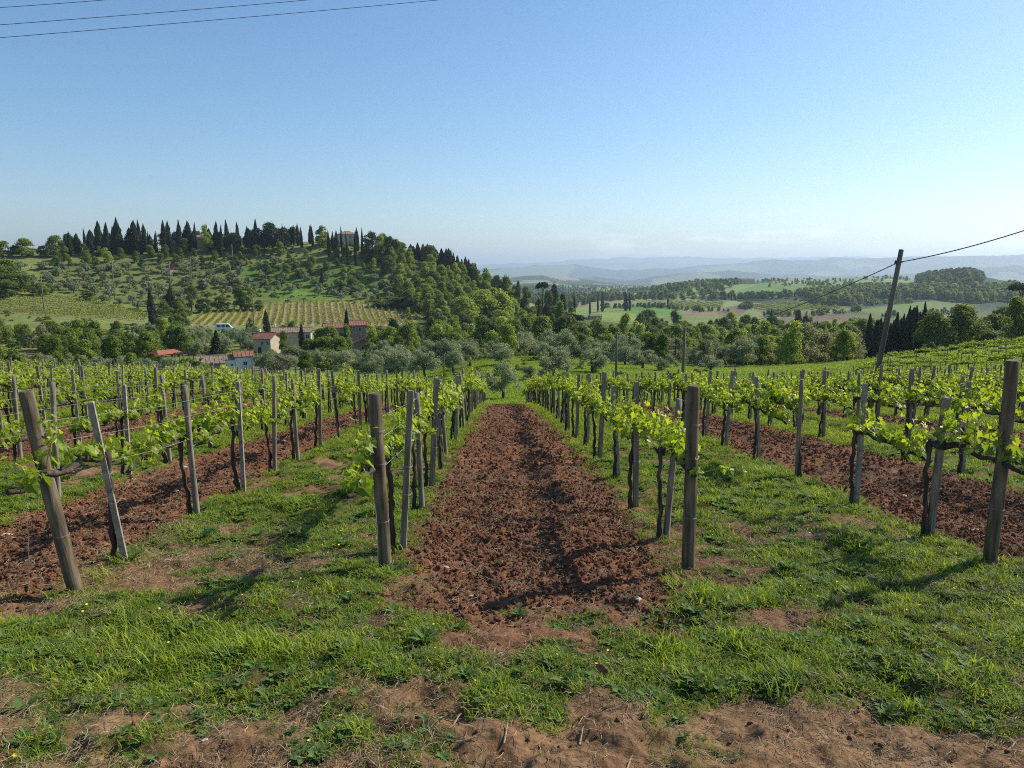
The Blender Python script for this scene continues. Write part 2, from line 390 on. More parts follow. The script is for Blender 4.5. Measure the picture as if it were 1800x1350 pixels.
def simple(name, stops, scale=6, rough=.85, spec=.25, bump=0.0, stretch=None, detail=5):
    m, t, o = mat(name)
    tc_ = N(t, 'ShaderNodeTexCoord'); mp_ = N(t, 'ShaderNodeMapping'); L(t, tc_.outputs['Object'], mp_.inputs[0])
    if stretch: mp_.inputs['Scale'].default_value = stretch
    n = N(t, 'ShaderNodeTexNoise'); n.inputs['Scale'].default_value = scale; n.inputs['Detail'].default_value = detail; L(t, mp_.outputs[0], n.inputs['Vector'])
    b = bsdf(t, ramp(t, n.outputs['Fac'], stops), rough, spec)
    if bump:
        bp = N(t, 'ShaderNodeBump'); bp.inputs['Strength'].default_value = bump; bp.inputs['Distance'].default_value = .02
        L(t, n.outputs['Fac'], bp.inputs['Height']); L(t, bp.outputs[0], b.inputs['Normal'])
    L(t, b.outputs[0], o.inputs[0]); return m
def leafmat(name, c0, c1, trans=.4, rough=.55, spec=.3, vary=.25, tcol=None):
    m, t, o = mat(name)
    at = N(t, 'ShaderNodeAttribute', attribute_name='tint'); oi = N(t, 'ShaderNodeObjectInfo')
    mx = N(t, 'ShaderNodeMixRGB'); mx.inputs[1].default_value = (*c0, 1); mx.inputs[2].default_value = (*c1, 1); L(t, at.outputs['Fac'], mx.inputs[0])
    mr = N(t, 'ShaderNodeMapRange'); mr.inputs['To Min'].default_value = 1 - vary; mr.inputs['To Max'].default_value = 1 + vary; L(t, oi.outputs['Random'], mr.inputs['Value'])
    hs_ = N(t, 'ShaderNodeHueSaturation'); L(t, mr.outputs[0], hs_.inputs['Value']); L(t, mx.outputs[0], hs_.inputs['Color'])
    mh = N(t, 'ShaderNodeMapRange'); mh.inputs['To Min'].default_value = .5 + vary * .06; mh.inputs['To Max'].default_value = .5 - vary * .06; L(t, oi.outputs['Random'], mh.inputs['Value']); L(t, mh.outputs[0], hs_.inputs['Hue'])
    b = bsdf(t, hs_.outputs[0], rough, spec)
    if trans > 0:
        tr = N(t, 'ShaderNodeBsdfTranslucent'); g = N(t, 'ShaderNodeMixRGB', blend_type='MULTIPLY'); g.inputs[0].default_value = 1
        g.inputs[2].default_value = (*(tcol or (1.5, 1.45, .55)), 1); L(t, hs_.outputs[0], g.inputs[1]); L(t, g.outputs[0], tr.inputs[0])
        ms = N(t, 'ShaderNodeMixShader'); ms.inputs[0].default_value = trans; L(t, b.outputs[0], ms.inputs[1]); L(t, tr.outputs[0], ms.inputs[2]); L(t, ms.outputs[0], o.inputs[0])
    else: L(t, b.outputs[0], o.inputs[0])
    return m
def landmat():
    m, t, o = mat('land')
    at = N(t, 'ShaderNodeAttribute', attribute_name='cover')
    n1 = noise(t, 38, 6, .65); n2 = noise(t, .35, 6, .6); n3 = noise(t, .03, 5, .6)
    def mul(c, n, lo, hi):
        mr = N(t, 'ShaderNodeMapRange'); mr.inputs['From Min'].default_value = .3; mr.inputs['From Max'].default_value = .7
        mr.inputs['To Min'].default_value = lo; mr.inputs['To Max'].default_value = hi; L(t, n, mr.inputs['Value'])
        x = N(t, 'ShaderNodeVectorMath', operation='SCALE'); L(t, c, x.inputs[0]); L(t, mr.outputs[0], x.inputs['Scale']); return x.outputs[0]
    n4 = noise(t, 2.2, 5, .7)
    c = mul(mul(mul(mul(at.outputs['Color'], n1, .62, 1.38), n2, .78, 1.22), n3, .85, 1.15), n4, .85, 1.15)
    b = bsdf(t, c, .95, .1)
    bp = N(t, 'ShaderNodeBump'); bp.inputs['Strength'].default_value = .7; bp.inputs['Distance'].default_value = .02; L(t, n1, bp.inputs['Height']); L(t, bp.outputs[0], b.inputs['Normal'])
    L(t, b.outputs[0], o.inputs[0]); return m
M = {}
M['land'] = landmat()
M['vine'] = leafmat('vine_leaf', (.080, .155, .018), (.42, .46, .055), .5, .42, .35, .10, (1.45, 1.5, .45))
M['vinewood'] = simple('vine_bark', [(.3, (.035, .027, .022)), (.55, (.075, .06, .048)), (.75, (.15, .125, .10))], 30, .95, .1, .8, (1, 1, .18))
M['greywood'] = simple('weathered_wood', [(.25, (.07, .056, .042)), (.5, (.22, .185, .14)), (.75, (.38, .33, .26))], 34, .85, .2, .5, (1, 1, .10))
M['brownwood'] = simple('round_post_wood', [(.28, (.035, .026, .018)), (.5, (.13, .098, .062)), (.75, (.26, .20, .13))], 26, .85, .2, .6, (1, 1, .12))
M['concrete'] = simple('pale_stake', [(.3, (.17, .145, .11)), (.7, (.40, .36, .29))], 22, .9, .2, .3)
M['wire'] = simple('galvanised_wire', [(.3, (.20, .20, .19)), (.7, (.34, .34, .33))], 5, .6, .4)
M['cable'] = simple('cable', [(.3, (.05, .05, .06)), (.7, (.09, .09, .10))], 5, .6, .3)
M['pole'] = simple('pole_wood', [(.3, (.10, .085, .065)), (.7, (.24, .20, .16))], 6, .9, .2, .3, (1, 1, .1))
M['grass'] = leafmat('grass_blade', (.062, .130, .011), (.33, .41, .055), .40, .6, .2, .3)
M['straw'] = leafmat('dry_straw', (.22, .15, .08), (.48, .38, .24), .1, .8, .2, .2, (1, .9, .6))
M['weed'] = leafmat('weed_leaf', (.05, .11, .02), (.12, .20, .05), .3, .65, .2, .1)
M['clod'] = simple('soil_clod', [(.25, (.092, .038, .021)), (.5, (.17, .073, .040)), (.8, (.34, .18, .105))], 25, .98, .05, .6)
M['stone'] = simple('limestone', [(.3, (.38, .33, .26)), (.7, (.62, .57, .48))], 9, .9, .2, .4)
M['stick'] = simple('dry_stick', [(.3, (.22, .15, .09)), (.7, (.45, .35, .24))], 12, .9, .2)
M['flower'] = simple('yellow_petal', [(.3, (.75, .6, .03)), (.7, (.85, .72, .08))], 12, .6, .2)
M['bark'] = simple('tree_bark', [(.3, (.06, .048, .036)), (.7, (.15, .12, .095))], 3, .95, .1)
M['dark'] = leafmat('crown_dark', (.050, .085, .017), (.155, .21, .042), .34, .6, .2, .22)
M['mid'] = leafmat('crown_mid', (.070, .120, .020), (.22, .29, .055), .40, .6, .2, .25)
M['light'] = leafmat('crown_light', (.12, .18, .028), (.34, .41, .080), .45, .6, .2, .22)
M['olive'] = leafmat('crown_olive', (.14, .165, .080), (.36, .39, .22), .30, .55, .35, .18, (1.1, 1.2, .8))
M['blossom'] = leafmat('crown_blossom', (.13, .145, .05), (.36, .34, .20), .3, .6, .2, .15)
M['cypress'] = leafmat('crown_cypress', (.012, .026, .010), (.036, .055, .020), .08, .75, .12, .2)
M['ivy'] = leafmat('crown_pine', (.018, .038, .012), (.050, .080, .026), .12, .7, .15, .2)
M['row'] = leafmat('vine_row', (.10, .17, .02), (.28, .34, .05), .35, .6, .2, .1)
M['plaster'] = simple('plaster', [(.3, (.42, .35, .25)), (.7, (.56, .48, .36))], .8, .9, .2)
M['stonewall'] = simple('stone_wall', [(.3, (.20, .16, .12)), (.5, (.28, .23, .17)), (.7, (.38, .32, .24))], 2.2, .95, .1)
M['white'] = simple('white_render', [(.3, (.68, .68, .68)), (.7, (.80, .80, .79))], .8, .8, .2)
M['tile'] = simple('terracotta_tiles', [(.3, (.18, .085, .055)), (.5, (.26, .125, .080)), (.75, (.35, .20, .14))], 2.4, .9, .15)
M['oldtile'] = simple('old_tiles', [(.3, (.17, .12, .09)), (.5, (.26, .19, .14)), (.75, (.38, .28, .21))], 2.4, .9, .15)
M['redroof'] = simple('red_sheet', [(.3, (.28, .085, .05)), (.7, (.38, .125, .075))], 1, .7, .3)
M['shutter'] = simple('dark_shutter', [(.3, (.035, .03, .025)), (.7, (.07, .055, .045))], 3, .6, .3)
M['glass'] = simple('window_glass', [(.3, (.02, .025, .03)), (.7, (.04, .05, .06))], 3, .15, .6)
M['rubber'] = simple('tyre_rubber', [(.3, (.02, .02, .02)), (.7, (.035, .035, .035))], 3, .8, .3)
M['vanpaint'] = simple('white_paint', [(.3, (.76, .77, .78)), (.7, (.82, .82, .82))], 1, .3, .5)
M['carpaint'] = simple('silver_blue_paint', [(.3, (.22, .26, .33)), (.7, (.28, .33, .40))], 1, .3, .6)

# ------------------------------------------------------------------ ground meshes
def build_ground():
    fz = np.zeros_like(GZ); near = RR < 44
    fz[near] = fine(GX[near], GY[near])
    Z = GZ + fz
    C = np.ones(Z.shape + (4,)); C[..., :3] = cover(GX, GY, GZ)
    nr, na = Z.shape
    V = np.stack([GX, GY, Z], -1).reshape(-1, 3); C = C.reshape(-1, 4)
    i, j = np.meshgrid(np.arange(nr - 1), np.arange(na - 1), indexing='ij'); i = i.ravel(); j = j.ravel()
    F = np.stack([i * na + j, i * na + j + 1, (i + 1) * na + j + 1, (i + 1) * na + j], -1)[:, ::-1]
    fx = V[F][:, :, 0].mean(1); fy = V[F][:, :, 1].mean(1); fzm = V[F][:, :, 2].mean(1); fr = np.hypot(fx, fy)
    u, v = proj(fx, fy, fzm)
    cls = np.zeros(len(F), int)
    cls[fr >= 48] = 3; cls[fr >= 520] = 5; cls[fr >= 7000] = 6
    nz = fr < 48; tm = tilled_mask(fx[nz], fy[nz]) > .5
    sub = np.zeros(tm.shape, int)
    for k, (a, b) in enumerate(TILLED): sub[tm & (fx[nz] > a) & (fx[nz] < b)] = 10 + k
    pathm = (fy[nz] < 2.95 + .06 * np.abs(fx[nz])) & (fy[nz] > -2)
    sub[(sub == 0) & pathm] = 1
    cls[nz] = sub
    for k, P in enumerate((FIELD_L, FIELD_C)):
        cls[inpoly(u, v, P) & (fr > 285) & (fr < 430)] = 30 + k
    names = {0: 'ground', 1: 'dirt_path', 3: 'hillside', 5: 'valley', 6: 'mountains', 30: 'field', 31: 'field'}
    for c in np.unique(cls):
        f = F[cls == c]; ids = np.unique(f); mp_ = np.zeros(len(V), np.int32); mp_[ids] = np.arange(len(ids))
        nm = names.get(int(c), 'tilled_soil')
        me = mk(nm, V[ids], [mp_[f]], M['land'], {'cover': ('FLOAT_COLOR', 'POINT', C[ids])}, True)
        tag(mobj(nm, me), kind='structure')
    # ground behind the camera
    az = np.radians(np.linspace(72, 288, 40)); r2 = np.concatenate([[.05, 1, 2.5], np.geomspace(4, 60, 12)])
    X = r2[:, None] * np.sin(az); Y = r2[:, None] * np.cos(az); Z2 = h_near(X, Y)
    # close the seam to the forward sheet: same heights along its two edge rays
    for e, jj in ((0, -1), (-1, 0)):
        Z2[:, e] = np.interp(r2, RR, GZ[:, jj])
    V2 = np.stack([X, Y, Z2], -1).reshape(-1, 3); n2 = len(az)
    F2 = [(a * n2 + b, (a + 1) * n2 + b, (a + 1) * n2 + b + 1, a * n2 + b + 1) for a in range(len(r2) - 1) for b in range(n2 - 1)]
    C2 = np.ones((len(V2), 4)); C2[:, :3] = (.19, .11, .06)
    F2 = np.array(F2)
    tag(mobj('dirt_path', mk('dirt_path', V2, [F2], M['land'], {'cover': ('FLOAT_COLOR', 'POINT', C2)}, True)), kind='structure')
build_ground()

# ------------------------------------------------------------------ instanced stuff (one object each)
def source_collection(name, meshes):
    c = bpy.data.collections.new(name)
    for k, me in enumerate(meshes):
        o = bpy.data.objects.new('%s_source_%02d' % (name, k), me); c.objects.link(o)
    return c
def scatter(name, coll, P, rot, scl, idx, label, cat, kind='stuff'):
    me = bpy.data.meshes.new(name); me.vertices.add(len(P)); me.vertices.foreach_set('co', np.asarray(P, np.float32).ravel())
    for k, ty, a in (('rot', 'FLOAT_VECTOR', rot), ('scl', 'FLOAT_VECTOR', scl), ('pick', 'INT', idx)):
        at = me.attributes.new(k, ty, 'POINT'); at.data.foreach_set('vector' if ty == 'FLOAT_VECTOR' else 'value', np.asarray(a, np.float32 if ty != 'INT' else np.int32).ravel())
    o = mobj(name, me)
    g = bpy.data.node_groups.new(name + '_nodes', 'GeometryNodeTree')
    g.interface.new_socket('Geometry', in_out='INPUT', socket_type='NodeSocketGeometry'); g.interface.new_socket('Geometry', in_out='OUTPUT', socket_type='NodeSocketGeometry')
    gi = g.nodes.new('NodeGroupInput'); go = g.nodes.new('NodeGroupOutput'); ip = g.nodes.new('GeometryNodeInstanceOnPoints')
    ci = g.nodes.new('GeometryNodeCollectionInfo'); ci.inputs['Collection'].default_value = coll
    ci.inputs['Separate Children'].default_value = True; ci.inputs['Reset Children'].default_value = True
    def na(nm, ty):
        n = g.nodes.new('GeometryNodeInputNamedAttribute'); n.data_type = ty; n.inputs['Name'].default_value = nm; return n.outputs['Attribute']
    ip.inputs['Pick Instance'].default_value = True
    g.links.new(gi.outputs[0], ip.inputs['Points']); g.links.new(ci.outputs[0], ip.inputs['Instance'])
    g.links.new(na('pick', 'INT'), ip.inputs['Instance Index']); g.links.new(na('rot', 'FLOAT_VECTOR'), ip.inputs['Rotation']); g.links.new(na('scl', 'FLOAT_VECTOR'), ip.inputs['Scale'])
    g.links.new(ip.outputs[0], go.inputs[0])
    md = o.modifiers.new('scatter', 'NODES'); md.node_group = g
    return tag(o, label, cat, None, kind)

# --- grass tufts
def blades(n, h0, h1, wd, spread, lean, tint=(0, 1), seg=3):
    Vs, Fs, Ts = [], [], []
    for k in range(n):
        a = rng.random() * 6.283; h = h0 + (h1 - h0) * rng.random(); b = np.array([math.cos(a), math.sin(a), 0]) * spread * math.sqrt(rng.random())
        d = rng.random() * 6.283; D = np.array([math.cos(d), math.sin(d), 0]); ln = lean * (.3 + rng.random()); s_ = np.array([-D[1], D[0], 0]) * wd * (.7 + .6 * rng.random())
        base = len(Vs); t0 = tint[0] + (tint[1] - tint[0]) * rng.random()
        for q in range(seg + 1):
            f = q / seg; p = b + D * h * ln * f ** 1.8 + np.array([0, 0, h * (f - .35 * ln * f * f)]); wq = (1 - f ** 1.6) * (1 if q < seg else 0)
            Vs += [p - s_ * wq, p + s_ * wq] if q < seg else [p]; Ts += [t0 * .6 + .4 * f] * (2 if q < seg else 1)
        for q in range(seg - 1): Fs.append((base + 2 * q, base + 2 * q + 1, base + 2 * q + 3, base + 2 * q + 2))
        e = base + 2 * (seg - 1); Fs.append((e, e + 1, e + 2, e + 2))
    quads = np.array([f for f in Fs if f[2] != f[3]]); tris = np.array([f[:3] for f in Fs if f[2] == f[3]])
    return mk('grass_tuft', np.array(Vs), [quads, tris], M['grass'], {'tint': ('FLOAT', 'POINT', np.array(Ts))})
def rosette(n, l, wd, m='weed', rise=.5):
    b = MB()
    for k in range(n):
        a = 6.283 * k / n + rng.random(); ln = l * (.6 + .5 * rng.random()); D = np.array([math.cos(a), math.sin(a), 0]); s_ = np.array([-D[1], D[0], 0]); V = []
        up = rise * (.5 + rng.random())
        for q, wq in ((0, .15), (.3, .7), (.65, 1), (1, .05)):
            p = D * ln * q + np.array([0, 0, ln * (up * q - .45 * up * q * q) + .005]); V += [p - s_ * wd * wq, p + np.array([0, 0, -.15 * wd]), p + s_ * wd * wq]
        b.add(V, [(3 * q + e, 3 * q + e + 1, 3 * q + e + 4, 3 * q + e + 3) for q in range(3) for e in (0, 1)])
    return b.mesh('rosette', M[m])
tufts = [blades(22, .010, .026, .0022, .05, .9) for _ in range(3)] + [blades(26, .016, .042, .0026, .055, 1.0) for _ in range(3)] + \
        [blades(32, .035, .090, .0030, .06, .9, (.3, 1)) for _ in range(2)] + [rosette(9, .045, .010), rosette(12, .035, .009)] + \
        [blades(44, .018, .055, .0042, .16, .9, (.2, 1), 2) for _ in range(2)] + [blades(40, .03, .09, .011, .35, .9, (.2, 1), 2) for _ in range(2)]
TC = source_collection('grass_tufts', tufts)
def wedge(n, y0, y1, pad=1.12):
    y = np.sqrt(rng.random(n) * (y1 ** 2 - y0 ** 2) + y0 ** 2); x = (rng.random(n) * 2 - 1) * (y * .70 * pad + .6); return x, y
def grow(n, y0, y1, choose, smin, smax, thr=0):
    x, y = wedge(n, y0, y1); g = grass_density(x, y); keep = rng.random(n) < np.clip(g * 1.15 - thr, 0, 1); x, y, g = x[keep], y[keep], g[keep]
    n = len(x); z = hz(x, y) + fine(x, y) - .006
    rot = np.stack([rng.normal(0, .12, n), rng.normal(0, .12, n), rng.random(n) * 6.283], -1)
    s_ = (smin + (smax - smin) * rng.random(n)) * (.45 + .75 * g) * (.55 + .9 * fbm(x * 3.1 + 7, y * 3.1, 99, 2)); scl = np.stack([s_, s_, s_ * (.75 + .5 * rng.random(n))], -1)
    return np.stack([x, y, z], -1), rot, scl, choose(n, g, x, y)
def ch_near(n, g, x, y):
    r_ = rng.random(n); c = rng.integers(0, 3, n); c = np.where(r_ > .65 - .3 * g, rng.integers(3, 6, n), c)
    lush = np.zeros(n)
    for (px, py, rx, ry, w_) in PATCH:
        if w_ > 0: lush = np.maximum(lush, w_ * np.exp(-(((x - px) / rx) ** 2 + ((y - py) / ry) ** 2)))
    c = np.where(r_ > 1 - .16 * lush * (fbm(x * 2.3, y * 2.3, 98, 2) > .5) - .01 * g, rng.integers(6, 8, n), c); return np.where(rng.random(n) < .30, rng.integers(8, 10, n), c)
parts = [grow(34000, 2.1, 6, ch_near, .6, 1.3), grow(52000, 6, 13, ch_near, .8, 1.5),
         grow(36000, 12.5, 24, lambda n, g, x, y: rng.integers(10, 12, n), .9, 1.5), grow(34000, 23, 47, lambda n, g, x, y: rng.integers(12, 14, n), .7, 1.2)]
# ragged tufts along the foot of each row
def row_foot():
    xs, ys = [], []
    for x0 in ROWX:
        n = 900; y = 4.9 + (rng.random(n) ** 1.6) * 30; xs.append(x0 + rng.normal(0, .13, n)); ys.append(y)
    x = np.concatenate(xs); y = np.concatenate(ys); k = (np.abs(x) < y * .78 + .8); x, y = x[k], y[k]; n = len(x)
    s_ = .8 + .8 * rng.random(n); r_ = rng.random(n); c = np.where(r_ < .5, rng.integers(3, 6, n), np.where(r_ < .56, 6, rng.integers(0, 3, n))); c = np.where(y > 14, rng.integers(10, 12, n), c)
    return np.stack([x, y, hz(x, y) + fine(x, y) - .01], -1), np.stack([rng.normal(0, .15, n), rng.normal(0, .15, n), rng.random(n) * 6.28], -1), np.stack([s_, s_, s_], -1), c
parts.append(row_foot())
def meadow():
    n = 30000; r_ = np.sqrt(rng.random(n) * (122 ** 2 - 46 ** 2) + 46 ** 2); a = np.radians(-36 + 72 * rng.random(n)); x = r_ * np.sin(a); y = r_ * np.cos(a)
    s_ = 1.6 + 1.8 * rng.random(n); return np.stack([x, y, hz(x, y) - .03], -1), np.stack([x * 0, x * 0, rng.random(n) * 6.28], -1), np.stack([s_, s_, s_ * .9], -1), rng.integers(12, 14, n)
parts.append(meadow())
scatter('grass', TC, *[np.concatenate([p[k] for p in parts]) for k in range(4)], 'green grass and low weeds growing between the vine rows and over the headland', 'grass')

# --- clods and straw on tilled soil
def rock_mesh(seed, m, flat=.7):
    import bmesh
    bm = bmesh.new(); bmesh.ops.create_icosphere(bm, subdivisions=2, radius=1); rs = np.random.default_rng(seed); off = rs.random(3) * 9
    for v in bm.verts:
        c = v.co; k = .72 + .5 * float(vnoise(c.x * 1.6 + off[0] + 50, c.y * 1.6 + c.z * 2.1 + off[1] + 50, seed)); v.co = Vector((c.x * k * 1.2, c.y * k, c.z * k * flat))
    me = bpy.data.meshes.new('clod'); bm.to_mesh(me); bm.free(); me.materials.append(M[m]); return me
CC = source_collection('soil_clods', [rock_mesh(k, 'clod') for k in range(5)])
def clods(n, y0, y1, s0, s1):
    x, y = wedge(n, y0, y1); k = rng.random(n) < tilled_mask(x, y); x, y = x[k], y[k]; n = len(x)
    s_ = s0 + (s1 - s0) * rng.random(n) ** 3.5
    return np.stack([x, y, hz(x, y) + fine(x, y) + s_ * .1], -1), rng.random((n, 3)) * 6.28, np.stack([s_, s_, s_], -1), rng.integers(0, 5, n)
cl = [clods(110000, 4, 9, .003, .024), clods(110000, 9, 20, .006, .030), clods(40000, 20, 38, .018, .05)]
n = 2500; x, y = wedge(n, 2.1, 5); s_ = .003 + .012 * rng.random(n) ** 3
cl.append((np.stack([x, y, hz(x, y) + fine(x, y)], -1), rng.random((n, 3)) * 6.28, np.stack([s_, s_, s_], -1), rng.integers(0, 5, n)))
scatter('soil_clods', CC, *[np.concatenate([p[k] for p in cl]) for k in range(4)], 'red brown clods of broken earth on the tilled strips', 'soil')
def straw_mesh(k):
    b = MB(); n = 2 + k % 3
    for q in range(n):
        a = rng.random() * 6.28; p = np.array([rng.normal(0, .015), rng.normal(0, .015), .004]); P = [p]
        for s__ in range(4):
            a += rng.normal(0, .5); p = p + np.array([math.cos(a) * .014, math.sin(a) * .014, rng.normal(0.001, .004)]); P.append(p)
        b.tube(P, .0011, 3)
    return b.mesh('straw_bits', M['straw'])
SC = source_collection('straw_bits', [straw_mesh(k) for k in range(5)])
def straws(n, y0, y1, s0, s1, onsoil):
    x, y = wedge(n, y0, y1); t = tilled_mask(x, y); p = t if onsoil else (1 - t) * .5; k = rng.random(n) < p * (.3 + 1.2 * fbm(x * 1.4, y * 1.4, 91, 3) ** 2 * 2); x, y = x[k], y[k]; n = len(x)
    s_ = s0 + (s1 - s0) * rng.random(n)
    return np.stack([x, y, hz(x, y) + fine(x, y) + .006], -1), np.stack([rng.normal(0, .2, n), rng.normal(0, .2, n), rng.random(n) * 6.28], -1), np.stack([s_, s_, s_], -1), rng.integers(0, 5, n)
st = [straws(30000, 4, 10, .6, 1.5, True), straws(20000, 10, 24, 1.0, 2.2, True), straws(60000, 2.1, 7, .4, 1.3, False)]
scatter('dry_straw', SC, *[np.concatenate([p[k] for p in st]) for k in range(4)], 'pale dry straw and root bits lying on soil and turf', 'straw')
#NEXT
ORD = ['', 'first', 'second', 'third', 'fourth', 'fifth', 'sixth', 'seventh', 'eighth', 'ninth', 'tenth', 'eleventh', 'twelfth', 'thirteenth', 'fourteenth', 'fifteenth',
       'sixteenth', 'seventeenth', 'eighteenth', 'nineteenth', 'twentieth']
def ordn(n):
    if n <= 20: return ORD[n]
    t, u_ = divmod(n, 10); T = ['', '', 'twenty', 'thirty', 'forty', 'fifty', 'sixty', 'seventy', 'eighty', 'ninety'][t] if n < 100 else str(n)
    if n >= 100: return str(n) + 'th'
    return (T + '-' + ORD[u_]) if u_ else {20: 'twentieth', 30: 'thirtieth', 40: 'fortieth', 50: 'fiftieth', 60: 'sixtieth', 70: 'seventieth', 80: 'eightieth', 90: 'ninetieth'}[n]

# ------------------------------------------------------------------ vines
def leaf_shape():
    th = np.radians([-90, -62, -38, -20, 2, 24, 44, 66, 90, 114, 136, 156, 178, 200, 218, 242])
    rd = np.array([.10, .62, .80, .58, .92, .66, .80, .72, 1.12, .72, .80, .66, .92, .58, .80, .62])
    P = np.stack([rd * np.cos(th), rd * np.sin(th) + .15, np.zeros(16)], -1); P[:, 2] = .20 * np.abs(P[:, 0]) - .22 * np.maximum(P[:, 1] - .2, 0) ** 2 + .05 * np.sin(th * 5)
    return np.concatenate([[[0, .12, 0]], P]), np.array([(0, 1 + k, 1 + (k + 1) % 16) for k in range(16)])
LV, LF = leaf_shape()
LV2 = LV[[0, 1, 3, 5, 7, 9, 11, 13, 15]]; LF2 = np.array([(0, 1 + k, 1 + (k + 1) % 8) for k in range(8)])
def add_leaf(b, p, nrm, tipdir, size, t, simple_=False):
    n = nrm / (np.linalg.norm(nrm) + 1e-9); y = tipdir - n * np.dot(tipdir, n); y /= np.linalg.norm(y) + 1e-9; x = np.cross(y, n)
    A, Fc = (LV2, LF2) if simple_ else (LV, LF); fold = .6 + .9 * rng.random()
    V = p + size * (A[:, :1] * x + A[:, 1:2] * y + A[:, 2:] * fold * n)
    b.addn(V, Fc, np.full(len(V), t))
def make_vine(seed, direction=-1, dense=1.0, first=False, simple_=False):
    """trunk at the origin, row along Y; returns three meshes"""
    global rng
    keep = rng; rng = np.random.default_rng(seed); RS = rng
    tb = MB(); H = .78 + .06 * RS.random(); m = 17; ph = RS.random() * 6
    z = np.linspace(-.05, H, m); wob = np.stack([.010 * np.sin(z * 8 + ph) + .006 * np.sin(z * 31 + ph) + RS.normal(0, .003, m), .016 * np.sin(z * 6 + ph * 2) + RS.normal(0, .003, m), z], -1)
    wob[:, 0] -= .022 + .022 * RS.random()
    rad = .020 - .004 * z / H + .008 * RS.random(m) ** 2; rad[0] = .028; rad[-1] = .030; rad[-2] = .026
    tb.tube(wob, rad, 9, jit=.5)
    head = wob[-1]
    cb = MB(); arms = []
    for d in ((direction,) if RS.random() < .7 else (1, -1)):
        ln = (1.15 if d == direction else .55) * (.9 + .2 * RS.random()); k = 12; q = np.linspace(0, 1, k); ph = RS.random() * 6
        P = np.stack([head[0] + .035 * q + .02 * np.sin(q * 13 + ph), head[1] + d * ln * q, head[2] - .03 + .05 * np.sin(np.minimum(q * 4, 1.57)) + .02 * np.sin(q * 17 + ph) - .02 * q], -1); P[0] = head + [0, 0, -.02]
        cb.tube(P, np.linspace(.021, .010, k) * (1 + .6 * RS.random(k)), 7, jit=.55); arms.append((P, ln))
        for s_ in range(4):   # spurs
            p = P[2 + 2 * s_]; cb.tube([p, p + [RS.normal(0, .015), RS.normal(0, .015), .035], p + [RS.normal(0, .02), RS.normal(0, .02), .06]], [.012, .010, .006], 5)
    fb = MB(); sh = fb
    for P, ln in arms:
        ns = int(ln * 14 * dense * (.75 + .5 * RS.random()))
        for k in range(ns):
            f = (k + RS.random()) / ns; p0 = np.array([np.interp(f, np.linspace(0, 1, len(P)), P[:, c]) for c in range(3)]) + [0, 0, .015]
            hgt = (.12 + .26 * RS.random()) * (.75 if RS.random() < .3 else 1.0); dx, dy = RS.normal(0, .085), RS.normal(0, .09); seg = 6; pts = []
            drop = RS.random() < .22
            for s_ in range(seg + 1):
                g = s_ / seg; zz = hgt * (g if not drop else g * .55 - .55 * max(0, g - .4) ** 1.2)
                pts.append(p0 + [dx * g * (2.1 if drop else 1) + .015 * math.sin(g * 5 + k), dy * g, zz])
            pts = np.array(pts); sh.tube(pts, np.linspace(.0042, .0018, seg + 1), 4, t=.55)
            nl = int(5 + hgt * 19)
            for q in range(nl):
                g = .10 + .90 * q / nl; c = np.array([np.interp(g, np.linspace(0, 1, seg + 1), pts[:, e]) for e in range(3)])
                a = q * 2.4 + RS.normal(0, .5) + k; D = np.array([math.cos(a), math.sin(a), 0]); pet = .03 + .045 * RS.random()
                c2 = c + D * pet + [0, 0, .012]
                size = (.062 - .034 * g) * (.75 + .5 * RS.random()); nrm = np.array([RS.normal(0, .55), RS.normal(0, .55), .75]) + D * .55
                tip = D + [0, 0, -.55 - .3 * RS.random()]
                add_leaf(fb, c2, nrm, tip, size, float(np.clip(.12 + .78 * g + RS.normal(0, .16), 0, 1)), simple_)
    rng = keep
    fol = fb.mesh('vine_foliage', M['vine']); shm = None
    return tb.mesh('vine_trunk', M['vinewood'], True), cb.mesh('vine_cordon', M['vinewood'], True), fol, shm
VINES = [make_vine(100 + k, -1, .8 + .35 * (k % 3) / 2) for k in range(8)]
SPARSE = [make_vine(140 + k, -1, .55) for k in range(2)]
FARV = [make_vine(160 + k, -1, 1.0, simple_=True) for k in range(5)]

# ------------------------------------------------------------------ stakes and posts
def stake_mesh(kind, h, seed):
    global rng
    keep = rng; rng = np.random.default_rng(seed); b = MB()
    if kind == 'square': b.tube([[0, 0, z_] for z_ in (-.15, .3, h * .6, h - .012, h)], [.036, .035, .034, .033, .026], 4, square=True, jit=.03); m_ = M['greywood']
    elif kind == 'pale': b.tube([[0, 0, z_] for z_ in (-.15, .3, h * .6, h - .01, h)], [.030, .030, .029, .029, .022], 4, square=True, jit=.04); m_ = M['concrete']
    elif kind == 'round': b.tube([[.004 * math.sin(z_ * 3 + seed), .003 * math.cos(z_ * 4), z_] for z_ in np.linspace(-.15, h, 9)], np.linspace(.030, .025, 9), 9, jit=.08); m_ = M['greywood']
    else:
        zz = list(np.linspace(-.15, h - .012, 14)) + [h]
        b.tube([[.006 * math.sin(z_ * 2.3 + seed), .005 * math.cos(z_ * 3), z_] for z_ in zz], [.050 - .005 * z_ / h for z_ in zz[:-1]] + [.040], 16, jit=.10); m_ = M['brownwood']
    rng = keep
    me = b.mesh('stake', m_, kind in ('round', 'end'))
    if kind in ('round', 'end'):
        for p in me.polygons:
            if len(p.vertices) == 3: p.use_smooth = False
    return me
STK = {k: stake_mesh(*a) for k, a in {'square': ('square', 1.38, 1), 'pale': ('pale', 1.32, 2), 'round': ('round', 1.34, 3)}.items()}
